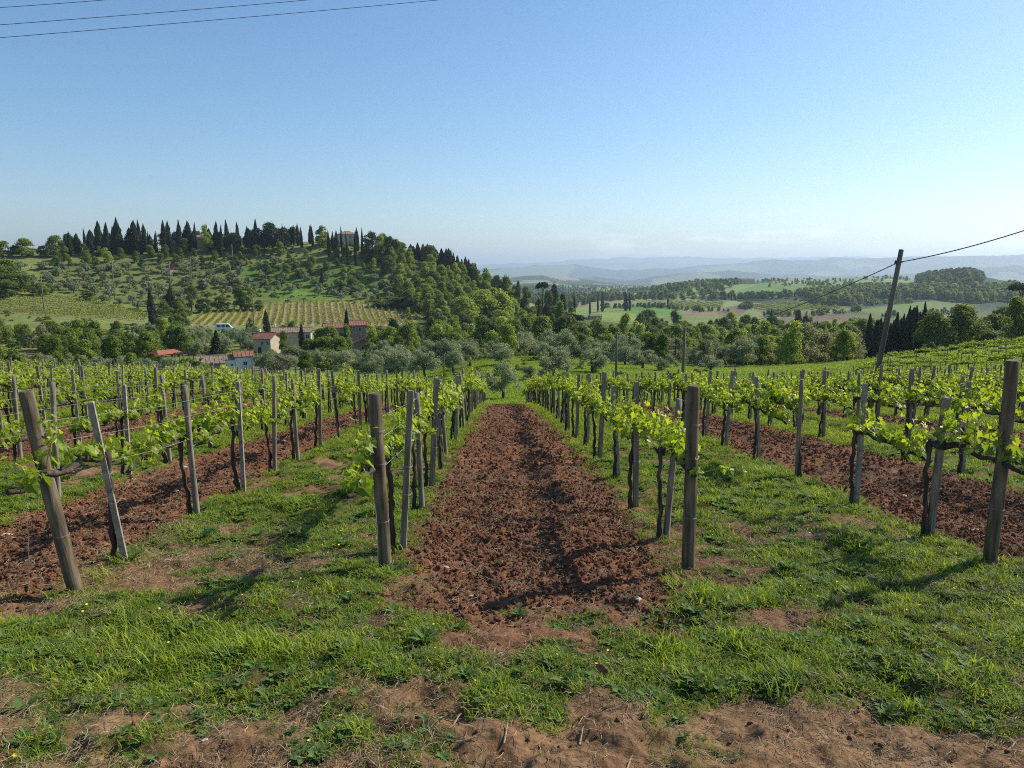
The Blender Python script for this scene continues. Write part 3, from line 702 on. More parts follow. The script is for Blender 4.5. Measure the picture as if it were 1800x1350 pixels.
def ties(hs_, r_, name='wire_tie'):
    b = MB()
    for h in hs_:
        for e in (0, .005):
            P = [[r_ * math.cos(a), r_ * math.sin(a), h + e + .004 * math.sin(a * 2)] for a in np.linspace(0, 6.283, 13)]; b.tube(P, .0010, 4)
    return b.mesh(name, M['wire'])
TIE = [ties((.50,), .046), ties((.74,), .046)]
def mvert(P, y): return P
RNAME = {}
for k, x in enumerate(sorted(LEFT, reverse=True)): RNAME[x] = '%s row left of the middle strip' % ordn(k + 1)
for k, x in enumerate(sorted(RIGHT)): RNAME[x] = '%s row right of the middle strip' % ordn(k + 1)
# end posts: px base, height, lean (dx, dy at top)
ENDP = {-0.85: (-.87, 5.45, 1.37, -.03, -.02, 'brown round end post with wire wraps, at the left corner of the middle soil strip'),
        1.41: (1.41, 5.45, 1.42, .0, -.02, 'brown round end post at the right corner of the middle soil strip'),
        -2.98: (-2.93, 5.02, 1.42, -.20, -.03, 'brown round end post leaning out to the left beside the leftmost tilled strip'),
        3.73: (3.72, 5.45, 1.60, .0, -.03, 'tall grey-brown round end post at the right edge of the turf')}
for x0, (px, py, h, lx, ly, lab) in ENDP.items():
    o = empty('end_post', (px, py, hz1(px, py) - .03)); o.rotation_euler = (math.atan2(-ly, h), math.atan2(lx, h), 0)
    tag(o, lab, 'post', 'round end posts')
    mobj('pole', stake_mesh('end', h / math.cos(math.hypot(math.atan2(lx, h), 0)), int(abs(x0) * 10)), o)
    for f_ in (.30, .62, .80): mobj('wire_wrap', ties((f_ * h,), .0525, 'wire_wrap'), o)
# down wire and broken turnbuckle on the leaning post and on the first left post
for (a, c, rad_, lab) in (((-3.20, 5.0, .40), (-3.28, 5.02, -.62), .0018, 'thin slack anchor wire hanging from the leaning end post to the ground'),
                          ((-.93, 5.39, .20), (-.91, 5.30, -.58), .0028, 'pale anchor wire running down the left corner end post')):
    b = MB(); P = [np.array(a) * (1 - f) + np.array(c) * f + [0.02 * math.sin(f * 3.1), 0, 0] for f in np.linspace(0, 1, 8)]; b.tube(P, rad_, 6)
    o = b.build('anchor_wire', M['wire']); tag(o, lab, 'wire')

vine_list = []   # (x, y, rz, variants, scale, row name, index, flip)
stake_list = []
for x0 in ROWX:
    ys = row_start(x0) + (.62 if x0 in ENDP else .3); k = 0
    if x0 == -.85: ysl = [5.93, 7.45, 8.8, 10.2, 11.6]
    elif x0 == 1.41: ysl = [6.3, 7.65, 9.3, 10.9]
    elif x0 == 3.73: ysl = [6.3, 7.6, 9.2, 10.8]
    elif x0 == -2.98: ysl = [5.68, 7.2, 8.5, 9.7, 10.9]
    elif x0 == -4.8: ysl = [6.6, 8.05, 9.6, 10.8]
    else: ysl = [6.2 + rng.random() * .6]
    while ysl[-1] < YEND: ysl.append(ysl[-1] + 1.38 + .16 * rng.random())
    k = 0
    for y in ysl:
        u0, v0 = proj(x0, y, hz1(x0, y))
        if abs(x0) > y * .80 + .3: continue
        k += 1
        xj = x0 + rng.normal(0, .03); stake_list.append((xj, y, RNAME[x0], k, x0)); vine_list.append((xj, y, math.pi * (rng.random() < .15), RNAME[x0], k, x0))
def mainrow_last(x0): return YEND

# right-hand block beyond: rows run across the slope
BLK = []
for q in range(6):
    d0 = 57 + q * 8.0; names = 'across the slope at the right'
    u = 1430 + max(0, (3 - q)) * 25 + q * 28; k = 0
    while u < 1880:
        dd = d0 + (u - 1600) * .012 * (1 if q % 2 else 1.2); x, y, z = ud(u, dd); k += 1
        BLK.append((x, y, q + 1, k)); u += 1.45 / dd * FPX * (.95 + .1 * rng.random())
allv = [(math.hypot(a[0], a[1]), 'm', a) for a in vine_list] + [(math.hypot(a[0], a[1]), 'b', a) for a in BLK]
allv.sort(key=lambda t: t[0])
REST = allv[300:]; allv = allv[:300]
pool = {}
def proto_vine(i, far):
    key = (i, far)
    if key in pool: return pool[key]
    t = empty('grapevine'); ms = (FARV if far else (VINES + SPARSE))[i]
    for nm, me in zip(('trunk', 'cordon', 'foliage', 'shoots'), ms):
        if nm == 'shoots': continue
        c = mobj(nm, me, t)
    pool[key] = t; t['used'] = 0; return t
def copy_tree(o, parent=None):
    c = o.copy(); S.collection.objects.link(c); c.parent = parent
    for ch in o.children: copy_tree(ch, c)
    return c
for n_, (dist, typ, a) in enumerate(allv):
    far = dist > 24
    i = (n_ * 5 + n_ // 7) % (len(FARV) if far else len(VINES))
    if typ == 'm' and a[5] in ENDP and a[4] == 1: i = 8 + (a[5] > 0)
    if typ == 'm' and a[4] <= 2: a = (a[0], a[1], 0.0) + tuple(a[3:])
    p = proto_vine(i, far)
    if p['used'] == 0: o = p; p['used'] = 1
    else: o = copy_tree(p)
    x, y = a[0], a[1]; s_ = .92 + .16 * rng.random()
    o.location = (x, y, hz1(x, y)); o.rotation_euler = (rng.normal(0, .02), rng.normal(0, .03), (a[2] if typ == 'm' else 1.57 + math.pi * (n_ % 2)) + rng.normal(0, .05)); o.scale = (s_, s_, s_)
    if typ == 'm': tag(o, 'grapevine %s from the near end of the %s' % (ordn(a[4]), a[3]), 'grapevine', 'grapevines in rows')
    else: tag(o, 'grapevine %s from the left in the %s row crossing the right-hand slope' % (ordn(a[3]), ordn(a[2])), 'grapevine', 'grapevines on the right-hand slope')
for o in pool.values():
    if 'used' in o: del o['used']
for o in S.objects:
    if 'used' in o: del o['used']
if REST:
    src = []
    for k, ms in enumerate(FARV):   # join trunk, cordon and foliage for the massed far rows
        Vs, Fs3, mi, ts, off = [], [], [], [], 0
        for me in (ms[0], ms[1], ms[2]):
            V = np.zeros(len(me.vertices) * 3); me.vertices.foreach_get('co', V); V = V.reshape(-1, 3); T = np.zeros(len(V)); me.attributes['tint'].data.foreach_get('value', T)
            for p in me.polygons:
                Fs3.append([v_ + off for v_ in p.vertices]); mi.append(0 if me is not ms[2] else 1)
            Vs.append(V); ts.append(T); off += len(V)
        f4 = [f for f in Fs3 if len(f) == 4]; f3 = [f for f in Fs3 if len(f) == 3]; m4 = [m_ for f, m_ in zip(Fs3, mi) if len(f) == 4]; m3_ = [m_ for f, m_ in zip(Fs3, mi) if len(f) == 3]
        src.append(mk('far_vine', np.concatenate(Vs), [np.array(f4), np.array(f3)], [M['vinewood'], M['vine']], {'tint': ('FLOAT', 'POINT', np.concatenate(ts))}, False, m4 + m3_))
    VC = source_collection('far_vines', src); n = len(REST); X = np.array([t[2][0] for t in REST]); Y = np.array([t[2][1] for t in REST])
    rz = np.array([(0 if t[1] == 'm' else 1.57) for t in REST]) + rng.normal(0, .06, n) + math.pi * (rng.random(n) < .4); s_ = .95 + .2 * rng.random(n)
    scatter('distant_vines', VC, np.stack([X, Y, hz(X, Y)], -1), np.stack([X * 0, X * 0, rz], -1), np.stack([s_] * 3, -1), rng.integers(0, 5, n), 'mass of small grapevines at the far ends of the rows', 'vineyard')
# stakes: one beside each vine
stk_all = [(math.hypot(a[0], a[1]), 'm', a) for a in stake_list] + [(math.hypot(a[0], a[1]), 'b', a) for a in BLK if a[3] % 2 == 1]
stk_all.sort(key=lambda t: t[0]); SREST = stk_all[300:]; stk_all = stk_all[:300]
KIND = {'square': 'grey square wooden stake', 'pale': 'pale squared stake', 'round': 'thin weathered round stake'}
kk = list(STK); sobj = {}
for n_, (dist, typ, a) in enumerate(stk_all):
    x, y = a[0] + .035, a[1] + .02; kd = kk[(n_ * 7 + n_ // 3) % 3]
    if typ == 'm' and a[3] == 1 and a[4] in (-.85, 1.41, 3.73, -2.98): kd = {-.85: 'square', 1.41: 'round', 3.73: 'square', -2.98: 'pale'}[a[4]]
    o = bpy.data.objects.new('vine_stake', STK[kd]); link(o); s_ = .88 + .12 * rng.random()
    lean = -.045 if (typ == 'm' and a[4] == -2.98 and a[3] <= 2) else 0
    o.location = (x, y, hz1(x, y)); o.rotation_euler = (rng.normal(0, .035), rng.normal(lean, .035), rng.random() * .5); o.scale = (1, 1, s_)
    if typ == 'm': tag(o, '%s, %s along the %s' % (KIND[kd], ordn(a[3]), a[2]), 'stake', 'vine stakes in the rows')
    else: tag(o, '%s, %s from the left in the %s row crossing the right-hand slope' % (KIND[kd], ordn((a[3] + 1) // 2), ordn(a[2])), 'stake', 'vine stakes on the right-hand slope')
    if dist < 14:
        for T_ in TIE: mobj('wire_tie', T_, o)
if SREST:
    c = source_collection('far_stakes', [STK[k] for k in kk]); n = len(SREST); X = np.array([t[2][0] for t in SREST]) + .035; Y = np.array([t[2][1] for t in SREST]); s_ = .95 + .1 * rng.random(n)
    scatter('distant_stakes', c, np.stack([X, Y, hz(X, Y)], -1), np.stack([rng.normal(0, .04, n), rng.normal(0, .04, n), rng.random(n)], -1), np.stack([s_] * 3, -1), rng.integers(0, 3, n), 'thin stakes standing among the farthest grapevines', 'stakes')
# trellis wires
for x0 in ROWX:
    y0 = max(ENDP[x0][1] if x0 in ENDP else 5.8, abs(x0) / .80 - .5)
    for wi, (hh, nm) in enumerate(((.80, 'lower'), (1.02, 'middle'), (1.17, 'upper'))):
        if abs(x0) > 12 and wi == 2: continue
        P = []; ys = np.arange(y0, YEND, 1.5)
        for k, y in enumerate(ys):
            P.append([x0 + (ENDP[x0][3] * hh / ENDP[x0][2] if (x0 in ENDP and k == 0) else 0) + .02, y, hz1(x0, y) + hh - (.02 if k % 2 else 0)])
        b = MB(); b.tube(P, .0014, 4); o = b.build('trellis_wire', M['wire'])
        tag(o, 'thin %s wire strung along the %s' % (nm, RNAME[x0]), 'wire', 'trellis wires')

# ------------------------------------------------------------------ stones, weeds, sticks, flowers
for k, (u, v, s_, lab) in enumerate([(10, 937, .055, 'largest pale stone, at the left edge of the tilled soil'), (148, 908, .03, 'small cream stone on the left tilled strip in front of the leaning post'), (262, 992, .028, 'flat pale stone beside the base of the pale leaning stake'),
        (325, 825, .03, 'white pebble between the second and third left rows'), (310, 860, .035, 'round pale stone in the left tilled strip near the third stake'), (498, 775, .03, 'white stone far up the left tilled strip'), (518, 776, .03, 'bright white flat stone in the left tilled strip, next to a white stone'),
        (860, 860, .02, 'small white pebble in the middle soil strip'), (830, 925, .018, 'buff pebble on the left half of the middle strip'), (785, 1000, .022, 'buff stone low on the middle soil strip, left side'), (830, 1045, .018, 'orange pebble at the near end of the middle strip'), (1120, 1060, .03, 'pale orange flat stone at the right near end of the middle strip'),
        (1715, 935, .035, 'white stone on the right tilled strip by the tall end post'), (1590, 870, .03, 'pale stone on the right tilled strip'), (1690, 925, .025, 'grey stone beside the white stone on the right tilled strip'), (360, 1309, .012, 'white chip on the dirt path at lower left')]):
    x, y, z = hit(u, v); o = mobj('stone', rock_mesh(300 + k, 'stone', .55)); o.location = (x, y, z + s_ * .25 + float(fine(x, y))); o.scale = (s_, s_ * .8, s_ * .7); o.rotation_euler = (0, 0, k * 1.3); tag(o, lab, 'stone', 'loose stones')
WM = [('dark green broad-leaved weed standing on the near turf, left of centre', 748, 1135, 9, .14, .026), ('pale toothed thistle rosette at the near end of the middle soil strip', 912, 1078, 14, .12, .018), ('dark dock plant with a broad leaf beside the red dead leaf', 990, 1205, 8, .12, .024),
      ('clump of broad-leaved weed on the right edge of the near turf patch', 1215, 1225, 12, .12, .024), ('leafy weed among grass left of the near path', 85, 1275, 9, .10, .022), ('long-leaved weed sprouting at the foot of the left grass patch', 45, 1250, 10, .13, .02),
      ('broad leaf weed in the lush grass on the right', 1460, 1060, 10, .12, .02), ('bright green weed at the lower right of the turf', 1700, 1175, 10, .13, .022), ('pointed leafy weed in the right-hand grass', 1560, 1240, 9, .12, .02), ('leafy weed at the foot of the pale leaning stake', 235, 985, 10, .14, .03),
      ('broad-leaved weed in the middle of the lower right turf', 1390, 1210, 11, .12, .022), ('small yellow-green sprout between second and third rows on the right', 1600, 802, 8, .22, .04)]
for k, (lab, u, v, n, l, wd) in enumerate(WM):
    x, y, z = hit(u, v); o = mobj('weed_plant', rosette(n, l * .7, wd * .6, 'vine' if k == 11 else 'weed', .8)); o.location = (x, y, z + float(fine(x, y))); tag(o, lab, 'weed', 'broad-leaved weeds')
b = MB(); b.add([[-.05, 0, 0], [-.02, .016, .012], [.03, .014, .02], [.055, 0, .03], [.03, -.014, .014], [-.02, -.016, .006]], [(0, 1, 5), (1, 2, 4, 5), (2, 3, 4)])
mm = simple('dead_leaf', [(.3, (.22, .05, .03)), (.7, (.32, .09, .05))], 20); x, y, z = hit(1058, 1195); o = b.build('dead_leaf', mm); o.location = (x, y, z + .05); o.rotation_euler = (.5, .3, -.9); tag(o, 'red-brown fallen leaf standing in the near turf', 'leaf')
for k, (u, v, ln, a, lab) in enumerate([(890, 1300, .12, 1.4, 'curved pale stick on bare earth below centre'), (822, 1310, .10, -.3, 'dark flat stick left of the curved one'), (1022, 1295, .08, 1.2, 'thin forked twig right of the round grass tuft'), (800, 1272, .09, 1.0, 'pale stick lying at the turf edge, left of centre'),
        (1262, 1290, .07, -.6, 'short dark stick on the path below the right turf'), (1105, 1345, .08, .9, 'pale splinter at the bottom edge of the path'), (1780, 1310, .10, .2, 'pale curved twig at the lower right corner'), (100, 1325, .12, 0, 'dark twig on the dirt at lower left')]):
    x, y, z = hit(u, v); z += float(fine(x, y)) + .008; b = MB(); P = [[x + math.cos(a) * ln * f, y + math.sin(a) * ln * f + .02 * math.sin(f * 3), z + .006 * math.sin(f * 3)] for f in np.linspace(-.5, .5, 6)]; b.tube(P, [.004, .0045, .004, .004, .003, .0015], 6)
    tag(b.build('stick', M['stick']), lab, 'stick', 'dry sticks on the ground')
def flower_mesh():
    b = MB(); 
    for k in range(6):
        a = k * 1.047; D = np.array([math.cos(a), math.sin(a), .25]); s_ = np.array([-D[1], D[0], 0]) * .006; b.add([[0, 0, .06], D * .011 + s_ + [0, 0, .06], D * .016 + [0, 0, .06], D * .011 - s_ + [0, 0, .06]], [(0, 1, 2, 3)])
    b.tube([[0, 0, 0], [.003, 0, .06]], .0012, 4)
    return b.mesh('flower', M['flower'])
FC = source_collection('flowers', [flower_mesh()]); n = 2600; x, y = wedge(n, 2.6, 16); g = grass_density(x, y) * (fbm(x * .8, y * .8, 95, 3) > .52); k = rng.random(n) < g; x, y = x[k], y[k]; n = len(x); s_ = .35 + .25 * rng.random(n)
scatter('flowers', FC, np.stack([x, y, hz(x, y) + fine(x, y)], -1), np.stack([rng.normal(0, .3, n), rng.normal(0, .3, n), rng.random(n) * 6], -1), np.stack([s_] * 3, -1), np.zeros(n), 'tiny yellow flowers dotted through the grass', 'flowers')
#NEXT
# ------------------------------------------------------------------ trees
def quads(P, Nn, size, tint, elong=1.0, updir=None):
    """one rhombus leaf cluster per point"""
    n = len(P); Nn = Nn / (np.linalg.norm(Nn, axis=1)[:, None] + 1e-9)
    ref = rng.normal(0, 1, (n, 3)) if updir is None else np.tile(updir, (n, 1)) + rng.normal(0, .25, (n, 3))
    X = np.cross(Nn, ref); X /= np.linalg.norm(X, axis=1)[:, None] + 1e-9; Y = np.cross(Nn, X)
    sx = (size * .5 * (.7 + .6 * rng.random(n)))[:, None]; sy = sx * elong * (.8 + .4 * rng.random(n))[:, None]
    bend = Nn * sx * .35
    V = np.stack([P - Y * sy, P + X * sx - bend, P + Y * sy, P - X * sx - bend], 1).reshape(-1, 3)
    F = np.arange(4 * n).reshape(-1, 4); return V, F, np.repeat(tint, 4)
def lumps_crown(n, lumps, size, seed, flat=1.0, inner=.25, outb=.75):
    """lumps: (cx,cy,cz,r). leaves lie on and in the lumps' shells"""
    global rng
    keep = rng; rng = np.random.default_rng(seed)
    Lp = np.array(lumps); wts = Lp[:, 3] ** 2; c = rng.choice(len(Lp), n, p=wts / wts.sum())
    D = rng.normal(0, 1, (n, 3)); D /= np.linalg.norm(D, axis=1)[:, None]; D[:, 2] = np.where(D[:, 2] < -.5, -D[:, 2], D[:, 2])
    rad = Lp[c, 3] * (1 - inner * rng.random(n) ** 1.6) * (.86 + .28 * vnoise(D[:, 0] * 2.4 + c * 3.1 + 20, D[:, 1] * 2.4 + D[:, 2] * 2.9 + 20, seed))
    rad = rad * np.where(rng.random(n) < .16, 1.1 + .5 * rng.random(n), 1.0)
    P = Lp[c, :3] + D * rad[:, None] * [1, 1, flat]
    Nn = D * outb + rng.normal(0, .55, (n, 3)) + [0, 0, .25]
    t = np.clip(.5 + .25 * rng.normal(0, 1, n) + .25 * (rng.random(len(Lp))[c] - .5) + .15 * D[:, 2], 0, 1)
    r_ = quads(P, Nn, size * np.ones(n), t); rng = keep; return r_
def limb_trunk(h, r0, ends, n=7, seg=5, seed=0, bend=.06):
    b = MB(); P = [[bend * h * math.sin(f * 2.5 + seed) * .5, bend * h * math.cos(f * 2 + seed) * .5 - bend * h * .5 * math.cos(seed), h * f] for f in np.linspace(-.03, 1, seg + 2)]
    b.tube(P, np.linspace(r0 * 1.25, r0 * .45, len(P)), n); P = np.array(P)
    for k, e in enumerate(ends):
        f = .35 + .55 * (k / max(1, len(ends) - 1)); s_ = np.array([np.interp(f, np.linspace(-.03, 1, len(P)), P[:, c]) for c in range(3)]); e = np.array(e, float); m_ = (s_ + e) / 2 + [0, 0, .08 * np.linalg.norm(e - s_)]
        b.tube([s_, m_, e], [r0 * .42, r0 * .28, r0 * .08], 5)
    return b
def crown_me(parts_, m_, name='crown'):
    V, F, T, o = [], [], [], 0
    for v, f, t in parts_: V.append(v); F.append(f + o); T.append(t); o += len(v)
    return mk(name, np.concatenate(V), [np.concatenate(F)], m_, {'tint': ('FLOAT', 'POINT', np.concatenate(T))})
def broadleaf(seed, mt, H=10, W=8, n=5200, leaf=.36, low=.03, openness=0.0, nl=30):
    rs = np.random.default_rng(seed); Lm = []; sk = (.85 + .35 * rs.random(), .85 + .35 * rs.random(), rs.normal())
    for k in range(nl):
        f = rs.random(); zc = H * (low + (1 - low) * (.12 + .78 * f)); prof = math.sin(math.pi * min(1, .22 + .78 * f) ** 1.0) ** .55 * (1 - .35 * f)
        a = rs.random() * 6.283; rr_ = W / 2 * prof * math.sqrt(rs.random()) * .82; Lm.append((rr_ * math.cos(a) * sk[0] + W * .10 * sk[2] * f, rr_ * math.sin(a) * sk[1], zc, W * (.07 + .13 * rs.random() ** 1.3)))
    ends = [Lm[i][:3] for i in rs.choice(len(Lm), 7, replace=False)]
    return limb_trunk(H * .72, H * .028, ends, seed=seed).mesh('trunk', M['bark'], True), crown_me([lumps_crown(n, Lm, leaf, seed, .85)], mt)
def cypress(seed, H=12, W=2.4, n=2600, leaf=.34, ragged=.2):
    global rng
    keep = rng; rng = np.random.default_rng(seed); f = rng.random(n) ** .9; a = rng.random(n) * 6.283
    prof = np.where(f < .12, .55 + 3.4 * f, 1.0) * np.clip(1 - np.maximum(f - .42, 0) ** 1.7 * 2.45, .04, 1)
    lob = .80 + ragged * 2 * (vnoise(a * 1.6 + 30, f * 9 + seed, seed) - .3); rad = W / 2 * prof * lob * (1 - .3 * rng.random(n) ** 2)
    P = np.stack([rad * np.cos(a), rad * np.sin(a), H * (.02 + .98 * f)], -1); Nn = np.stack([np.cos(a), np.sin(a), np.full(n, .3)], -1) + rng.normal(0, .45, (n, 3))
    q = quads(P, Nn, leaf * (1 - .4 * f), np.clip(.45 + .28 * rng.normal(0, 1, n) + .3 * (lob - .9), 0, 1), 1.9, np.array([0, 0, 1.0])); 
    b = MB(); b.tube([[0, 0, -.3], [0, 0, H * .5], [0, 0, H * .95]], [H * .018, H * .012, .02], 6); t = b.mesh('trunk', M['bark'])
    rng = keep; return t, crown_me([q], M['cypress'])
def olive(seed, H=4.6, W=5.0, n=5200, leaf=.17, mt='olive', nl=22):
    rs = np.random.default_rng(seed); Lm = []
    for k in range(nl):
        a = rs.random() * 6.283; rr_ = W / 2 * math.sqrt(rs.random()) * .85; zc = H * (.26 + .64 * rs.random() * (1 - .35 * (2 * rr_ / W) ** 2)); Lm.append((rr_ * math.cos(a), rr_ * math.sin(a), zc, W * (.11 + .08 * rs.random())))
    ends = [Lm[i][:3] for i in rs.choice(len(Lm), 9, replace=False)]
    return limb_trunk(H * .55, H * .045, ends, seed=seed, bend=.12).mesh('trunk', M['bark'], True), crown_me([lumps_crown(n, Lm, leaf, seed, .95, .7, .3)], M[mt])
def pine(seed, H=14, W=9, n=3400):
    rs = np.random.default_rng(seed); Lm = []
    for k in range(24):
        a = rs.random() * 6.283; rr_ = W / 2 * math.sqrt(rs.random()) * .85; Lm.append((rr_ * math.cos(a), rr_ * math.sin(a), H * (.80 + .11 * (1 - (2 * rr_ / W) ** 2)), W * (.10 + .05 * rs.random())))
    ends = [Lm[i][:3] for i in rs.choice(len(Lm), 8, replace=False)]
    return limb_trunk(H * .82, H * .024, ends, seed=seed, bend=.04).mesh('trunk', M['bark'], True), crown_me([lumps_crown(n, Lm, .4, seed, .62)], M['ivy'])
def spruce(seed, H=11, W=6, n=3000):
    global rng
    keep = rng; rng = np.random.default_rng(seed); f = rng.random(n) ** 1.3; a = rng.random(n) * 6.283; tier = .72 + .5 * np.abs(np.sin(f * 28)) ; rad = W / 2 * (1 - f) * tier * (1 - .4 * rng.random(n) ** 2) * (.8 + .4 * vnoise(a * 2 + 9, f * 12, seed)) + .08
    P = np.stack([rad * np.cos(a), rad * np.sin(a), H * (.06 + .94 * f) - rad * .25], -1); q = quads(P, np.stack([np.cos(a) * .4, np.sin(a) * .4, np.ones(n)], -1) + rng.normal(0, .4, (n, 3)), np.full(n, .42), rng.random(n), 1.5)
    b = MB(); b.tube([[0, 0, -.3], [0, 0, H * .95]], [.2, .03], 6); t = b.mesh('trunk', M['bark']); rng = keep; return t, crown_me([q], M['ivy'])
KINDS = {
 'dark': [broadleaf(10 + k, M['dark'], 10, 8.2) for k in range(5)],
 'mid': [broadleaf(20 + k, M['mid'], 10, 7.8, low=.02) for k in range(6)],
 'light': [broadleaf(30 + k, M['light'], 9.5, 7.2, 5200, .32, .02) for k in range(5)],
 'blossom': [broadleaf(40 + k, M['blossom'], 7, 7.4, 4200, .26, .05, nl=30) for k in range(3)],
 'shrub': [broadleaf(50 + k, M['mid'], 3.2, 4.2, 1500, .26, .0, nl=14) for k in range(3)] + [broadleaf(54 + k, M['dark'], 3.0, 4.4, 1500, .26, .0, nl=14) for k in range(2)],
 'cypress': [cypress(60 + k, 12, 2.1 + .22 * k, 2600, .34, .12 + .06 * k) for k in range(5)],
 'fatcypress': [cypress(665 + k, 12, 3.7 + .35 * k, 3800, .42, .26 + .05 * k) for k in range(5)],
 'olive': [olive(70 + k) for k in range(5)],
 'farolive': [olive(80 + k, 4.2, 4.8, 1300, .36) for k in range(4)],
 'pine': [pine(90 + k) for k in range(2)],
 'holm': [broadleaf(95 + k, M['ivy'], 11, 10.5, 4600, .40, .05, nl=34) for k in range(2)],
 'spruce': [spruce(98)],
}
SRCH = dict(dark=10, mid=10, light=9.5, blossom=7, shrub=3.1, cypress=12, fatcypress=12, olive=4.6, farolive=4.2, pine=14, holm=11, spruce=11)
ON = dict(dark=('broadleaf_tree', 'tree'), mid=('broadleaf_tree', 'tree'), light=('broadleaf_tree', 'tree'), blossom=('flowering_tree', 'tree'), shrub=('shrub', 'shrub'), cypress=('cypress_tree', 'cypress'), fatcypress=('cypress_tree', 'cypress'),
          olive=('olive_tree', 'olive tree'), farolive=('olive_tree', 'olive tree'), pine=('umbrella_pine', 'pine tree'), holm=('holm_oak', 'tree'), spruce=('conifer_tree', 'conifer'))
ADJ = dict(dark='dark green rounded tree', mid='mid green leafy tree', light='pale yellow-green tree', blossom='cream blossoming low tree', shrub='low green shrub', cypress='slim dark cypress', fatcypress='broad dark cypress', olive='grey-green olive tree',
           farolive='small grey-green olive tree', pine='flat-topped umbrella pine', holm='massive dark evergreen tree', spruce='dark pointed conifer')
WID = dict(dark=8.2, mid=7.8, light=7.2, blossom=7.4, shrub=4.2, cypress=2.3, fatcypress=4.2, olive=5.0, farolive=4.8, pine=9, holm=10.5, spruce=6)
TREES = []   # kind, x, y, height, widthfactor, region, label, group
def tree_px(kind, u, vtop, d, region, wpx=None, label=None, sink=0.0):
    """a tree standing on the ground at distance d on photo column u whose top reaches photo row vtop"""
    x, y, z = ud(u, d); a, s_ = azslope(u, vtop); H = CAMZ + d * s_ - z
    H = max(H, 1.5); W0 = WID[kind] * H / SRCH[kind]; wf = 1.0
    if wpx: wf = (wpx / FPX * d) / W0
    TREES.append([kind, x, y, H, wf, region, label])
def tree_pv(kind, u, vtop, vbase, region, wpx=None, dmin=200):
    x, y, z = hit(u, vbase, dmin); tree_px(kind, u, vtop, math.hypot(x, y), region, wpx)
def fill(region, mix, area, n, hmin, hmax, spacing=5.0, clear=None):
    """area: list of (u0,u1,d0,d1)"""
    ks = list(mix); pr = np.array([mix[k] for k in ks], float); pr /= pr.sum(); cnt = 0; tries = 0
    wt = np.array([(a[1] - a[0]) * (a[3] ** 2 - a[2] ** 2) for a in area], float); wt /= wt.sum()
    pts = [(t[1], t[2]) for t in TREES if t[5] == region]
    while cnt < n and tries < n * 14:
        tries += 1; u0, u1, d0, d1 = area[rng.choice(len(area), p=wt)]; u = u0 + (u1 - u0) * rng.random(); d = math.sqrt(d0 ** 2 + (d1 ** 2 - d0 ** 2) * rng.random())
        x, y, z = ud(u, d)
        if clear:
            uu, vv = proj(x, y, z)
            if any(inpoly(np.array([uu]), np.array([vv]), P)[0] for P in clear): continue
        if any((x - a) ** 2 + (y - b_) ** 2 < spacing ** 2 for a, b_ in pts): continue
        k = ks[rng.choice(len(ks), p=pr)]; H = hmin + (hmax - hmin) * rng.random()
        if d < 385:
            ut, vt = proj(x, y, z + H * .93); hw = .3 * H / d * FPX
            if any(inpoly(np.array([ut - hw, ut, ut + hw, ut - hw, ut + hw]), np.array([vt + 4, vt, vt + 4, vt + 16, vt + 16]), P).any() for P in (FIELD_C, FIELD_L)):
                H *= .5
                ut, vt = proj(x, y, z + H)
                if inpoly(np.array([ut]), np.array([vt]), FIELD_C)[0] or inpoly(np.array([ut]), np.array([vt]), FIELD_L)[0]: continue
        pts.append((x, y))
        if k in ('farolive', 'olive'): H = min(H, 5.2) * (.85 + .2 * rng.random())
        if k == 'shrub': H = min(H, 3.2)
        TREES.append([k, x, y, H, .9 + .25 * rng.random(), region, None]); cnt += 1

# --- skyline of the left hill
SK = 'on the skyline of the left hill'
for u, vt, wpx, k in [(136, 407, 8, 0), (149, 410, 12, 1), (163, 401, 6, 0), (173, 404, 14, 1), (188, 388, 15, 1), (199, 391, 13, 1), (211, 397, 10, 0), (221, 383, 19, 1), (240, 400, 14, 1), (248, 388, 17, 1), (260, 385, 7, 0), (266, 393, 9, 0), (273, 406, 5, 0),
                      (285, 406, 7, 0), (299, 387, 10, 0), (308, 388, 10, 0), (326, 386, 13, 1), (343, 388, 16, 1), (353, 390, 7, 0), (374, 393, 6, 0), (389, 389, 11, 0), (397, 395, 8, 0), (409, 386, 8, 0), (427, 390, 8, 0), (457, 385, 10, 0), (443, 397, 12, 1), (504, 393, 6, 0),
                      (518, 400, 6, 0), (524, 395, 8, 0), (531, 393, 7, 0), (537, 398, 7, 0), (551, 394, 7, 0), (556, 397, 6, 0), (584, 404, 8, 0), (590, 406, 7, 0), (597, 404, 8, 0), (607, 397, 6, 0), (617, 406, 5, 0), (629, 404, 7, 0), (634, 399, 8, 0), (641, 400, 6, 0)]:
    tree_px('fatcypress' if k else 'cypress', u, vt, 452 + rng.normal(0, 7) - (14 if u > 580 else 0), SK, wpx * (.78 + .18 * rng.random()))
for u, vt, wpx, kd in [(455, 398, 40, 'holm'), (485, 392, 44, 'holm'), (505, 400, 30, 'holm'), (660, 408, 40, 'holm'), (684, 412, 34, 'holm'), (418, 410, 34, 'holm'), (395, 408, 26, 'holm'), (472, 408, 36, 'holm')]:
    tree_px(kd, u, vt, 448 - (14 if u > 600 else 0), 'on the left hill skyline', wpx)
for u, vt, wpx, kd in [(17, 422, 32, 'mid'), (65, 418, 40, 'mid'), (108, 412, 34, 'mid'), (372, 396, 24, 'light'), (572, 394, 28, 'light'), (330, 418, 26, 'mid'), (125, 420, 16, 'dark'), (-15, 424, 30, 'mid'), (40, 428, 20, 'dark'), (88, 430, 20, 'dark'),
                       (712, 425, 30, 'mid'), (705, 432, 36, 'light'), (690, 430, 26, 'mid')]:
    tree_px(kd, u, vt, 446, 'along the top of the left hill', wpx)
